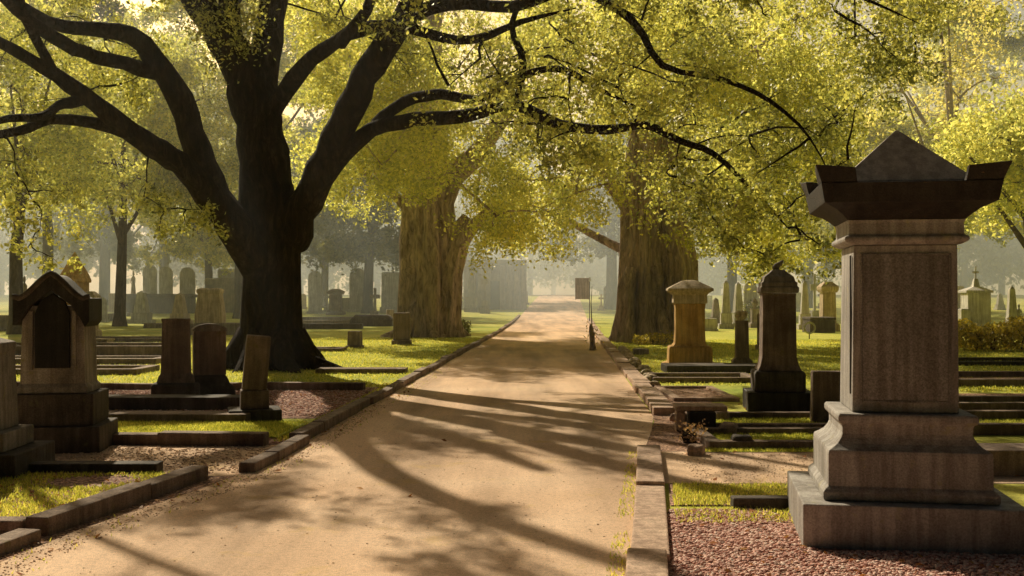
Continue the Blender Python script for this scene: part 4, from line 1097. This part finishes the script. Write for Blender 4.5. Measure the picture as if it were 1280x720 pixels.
def scatter(n, x0, x1, y0, y1, z, keep=None):
    out = []
    y = nr.uniform(y0, y1, n); x = nr.uniform(0, 1, n)
    for i in range(n):
        a = x0(y[i]) if callable(x0) else x0; b = x1(y[i]) if callable(x1) else x1
        xx = a + (b - a) * x[i]
        if keep and not keep(xx, y[i]): continue
        out.append((xx, y[i], z + gz(y[i])))
    return np.array(out)
patchy = lambda x, y: (math.sin(x * 2.1 + y * 1.3) + math.sin(x * 4.7 - y * 3.1) + math.sin(y * 6.3 + x) > -1.3 + 1.2 * rng.random() - .6)
G1 = [scatter(30000, -6.6, lambda y: -3.2 + (y - 7.4) * .19, 7.5, 9.7, .028, patchy),
      scatter(22000, -7.5, lambda y: path_l(y) - .38, 12.2, 13.7, .028),
      scatter(5000, 2.35, 4.1, 13.0, 14.2, .018), scatter(5000, 2.15, 4.1, 11.5, 12.6, .018), scatter(1800, 1.95, 4.3, 11.2, 11.42, .008),
      scatter(8000, lambda y: path_r(y) + .28, 3.0, 8.35, 9.3, .006, patchy), scatter(1500, lambda y: path_r(y) + .28, 2.7, 7.7, 8.25, .004, patchy),
      scatter(9000, 5, 9.4, 12.8, 14.1, .018), scatter(7000, 5.1, 9.8, 15.3, 16.3, .018)]
blades('grass', np.concatenate(G1), .028, .006, M['blade'])
G2 = [scatter(60000, -16, lambda y: path_l(y) - .2, 19.2, 42, 0.0), scatter(45000, lambda y: path_r(y) + .35, 16, 19.6, 40, 0.0),
      scatter(2500, lambda y: path_l(y) - .35, lambda y: path_l(y) - .14, 12, 19, 0.0), scatter(2500, 6.4, 13, 18.2, 19.4, 0.0)]
blades('grass', np.concatenate(G2), .038, .012, M['blade'])
# thin weeds creeping over the path margins
wds = [scatter(500, lambda y: path_l(y) - .02, lambda y: path_l(y) + .35, 6, 24, .006, patchy), scatter(900, lambda y: path_r(y) - .14, lambda y: path_r(y) - .02, 5, 11.2, .006, patchy)]
blades('path_weeds', np.concatenate(wds), .022, .005, M['blade'])

def pebbles(name, pts, size, mat):
    ic = np.array([(1, 0, 0), (-1, 0, 0), (0, 1, 0), (0, -1, 0), (0, 0, 1), (0, 0, -1)], float)
    ic = np.concatenate([ic, np.array([(a, b, c) for a in (-.62, .62) for b in (-.62, .62) for c in (-.62, .62)])])
    from mathutils.geometry import delaunay_2d_cdt
    import bmesh
    bm = bmesh.new()
    for v in ic: bm.verts.new(v)
    bmesh.ops.convex_hull(bm, input=bm.verts)
    bmesh.ops.triangulate(bm, faces=bm.faces)
    bm.verts.index_update(); bm.faces.ensure_lookup_table()
    V = np.array([tuple(v.co) for v in bm.verts]); T = np.array([[v.index for v in f.verts] for f in bm.faces]); bm.free()
    n, k = len(pts), len(V)
    sc_ = size * nr.uniform(.5, 1.35, (n, 1, 1)) * nr.uniform(.65, 1.25, (n, 1, 3)) * np.array([1, 1, .6])
    a = nr.uniform(0, 6.28, n); ca, sa = np.cos(a)[:, None], np.sin(a)[:, None]
    W_ = V[None] * sc_ * nr.uniform(.8, 1.15, (n, k, 1))
    X = W_[:, :, 0] * ca - W_[:, :, 1] * sa; Y = W_[:, :, 0] * sa + W_[:, :, 1] * ca
    A = np.stack([X, Y, W_[:, :, 2]], 2) + pts[:, None, :]
    me = bpy.data.meshes.new(name); nf = n * len(T)
    me.vertices.add(n * k); me.vertices.foreach_set('co', A.astype(np.float32).reshape(-1))
    me.loops.add(nf * 3); me.loops.foreach_set('vertex_index', (T[None] + (np.arange(n) * k)[:, None, None]).astype(np.int32).reshape(-1))
    me.polygons.add(nf); me.polygons.foreach_set('loop_start', np.arange(0, nf * 3, 3, dtype=np.int32))
    at = me.attributes.new('tint', 'FLOAT', 'FACE'); at.data.foreach_set('value', np.repeat(nr.uniform(0, 1, n), len(T)).astype(np.float32))
    me.update(calc_edges=True); me.validate()
    me.polygons.foreach_set('use_smooth', [True] * nf)
    return tag(link(name, me, mat), kind='stuff')
def pebble_mat(name, stops):
    m, nt, out = newmat(name)
    at = nt.nodes.new('ShaderNodeAttribute'); at.attribute_name = 'tint'
    c = ramp(nt, at.outputs['Fac'], stops); v = coords(nt); f = noise(nt, v, 160, 2, .6)
    c = mixc(nt, .6, c, ramp(nt, f, [(.3, (.6, .6, .6)), (.7, (1.2, 1.2, 1.2))]), 'MULTIPLY')
    finish(nt, out, c, .85, None, .2)
    return m
M['peb_red'] = pebble_mat('red pebbles', [(0, (.34, .15, .11)), (.35, (.68, .36, .28)), (.7, (.84, .55, .45)), (1, (.92, .74, .62))])
M['peb_tan'] = pebble_mat('tan pebbles', [(0, (.5, .33, .2)), (.5, (.75, .5, .32)), (1, (.9, .7, .5))])
free = lambda x, y: not (1.92 < x < 3.4 and 6.85 < y < 8.2)
pebbles('red_gravel', scatter(30000, lambda y: path_r(y) + .24, 4.6, 5.4, 8.2, .008, free), .0125, M['peb_red'])
pebbles('red_gravel', np.concatenate([scatter(9000, -8.5, lambda y: path_l(y) - .2, 14.6, 18.6, .006), scatter(3500, -7, lambda y: path_l(y) - .2, 11.9, 12.25, .006), scatter(5000, -5, -3.3, 5.2, 7.25, .008)]), .016, M['peb_red'])
pebbles('loose_pebbles', scatter(3500, -7, lambda y: path_l(y) - .1, 9.9, 11.7, .006), .013, M['peb_tan'])
pebbles('loose_pebbles', np.concatenate([scatter(700, lambda y: path_l(y), lambda y: path_r(y), 5.2, 15, .007), scatter(2600, lambda y: path_l(y) - .05, lambda y: path_l(y) + .3, 5, 16, .008), scatter(1800, 1.6, 4.2, 9.4, 11.2, .006), scatter(700, lambda y: path_l(y) + .1, lambda y: path_l(y) + .4, 16, 30, .008)]), .006, M['peb_tan'])
lp = np.concatenate([scatter(260, lambda y: path_r(y) + .3, 4.4, 5.4, 8.1, .022, free), scatter(420, -6, lambda y: path_l(y) - .3, 14.5, 20, .02), scatter(260, -6, -3.1, 7.5, 9.6, .05), scatter(16, path_l, path_r, 6, 22, .014), scatter(200, 1.6, 5, 9.4, 18, .02), scatter(160, lambda y: path_l(y) - .1, lambda y: path_l(y) + .3, 6, 20, .02)])
o = quad_cloud('fallen_leaves', lp, .024, M['litter'], flat=2.5); tag(o, kind='stuff')

# ------------------------------------------------------------------ haze
def haze(y0, y1, top, dens, ani, col):
    o = MB().box(-170, 170, y0, y1, -2, top).build('haze', None); o['kind'] = 'stuff'
    m = bpy.data.materials.new('haze'); m.use_nodes = True; nt = m.node_tree
    for n_ in list(nt.nodes): nt.nodes.remove(n_)
    out = nt.nodes.new('ShaderNodeOutputMaterial')
    v_ = nd(nt, 'ShaderNodeVolumeScatter', Density=dens, Anisotropy=ani); v_.inputs['Color'].default_value = (*col, 1)
    nt.links.new(v_.outputs[0], out.inputs['Volume']); o.data.materials.append(m)
haze(12, 55.98, 13, .0009, .6, (.95, .93, .85))
haze(56, 260, 17, .0095, .5, (.76, .86, .90))

# ------------------------------------------------------------------ light, sky, camera
sun = bpy.data.lights.new('sun', 'SUN'); sun.energy = 5.0; sun.angle = R(.5); sun.color = (1, .88, .66)
so = bpy.data.objects.new('sun', sun); COL.objects.link(so); so.rotation_euler = Sd.to_track_quat('Z', 'Y').to_euler()
w = bpy.data.worlds.new('World'); sc.world = w; w.use_nodes = True; nt = w.node_tree
bg = nt.nodes['Background']; sky = nt.nodes.new('ShaderNodeTexSky'); sky.sky_type = 'NISHITA'; sky.sun_disc = False
sky.sun_elevation = EL; sky.sun_rotation = AZ; sky.dust_density = 4.0; sky.air_density = 1.2
warm = mixc(nt, 1.0, sky.outputs[0], (1.15, 1.0, .72), 'MULTIPLY')
gm = coords(nt, 'Generated')
dp = nt.nodes.new('ShaderNodeVectorMath'); dp.operation = 'DOT_PRODUCT'; nt.links.new(gm, dp.inputs[0])
dp.inputs[1].default_value = (math.sin(R(4)), math.cos(R(4)), .1)
glow = ramp(nt, dp.outputs['Value'], [(0, (.14, .14, .14)), (.45, (.7, .7, .7)), (.85, (1.55, 1.45, 1.25))])
warm = mixc(nt, 1.0, warm, glow, 'MULTIPLY')
nt.links.new(warm, bg.inputs[0]); bg.inputs[1].default_value = .056
cam = bpy.data.cameras.new('camera'); co = bpy.data.objects.new('camera', cam); COL.objects.link(co)
co.location = (0, 0, H); co.rotation_euler = (R(90), 0, 0)
cam.sensor_width = 36; cam.lens = 36 * F / 1280; cam.shift_y = (HY - 360) / 1280; cam.clip_end = 3000
sc.camera = co
sc.view_settings.view_transform = 'Standard'; sc.view_settings.look = 'None'; sc.view_settings.exposure = 0
sc.cycles.use_denoising = True
sc.cycles.volume_bounces = 1; sc.cycles.max_bounces = 8; sc.cycles.diffuse_bounces = 3; sc.cycles.transmission_bounces = 4
sc.cycles.sample_clamp_indirect = 4
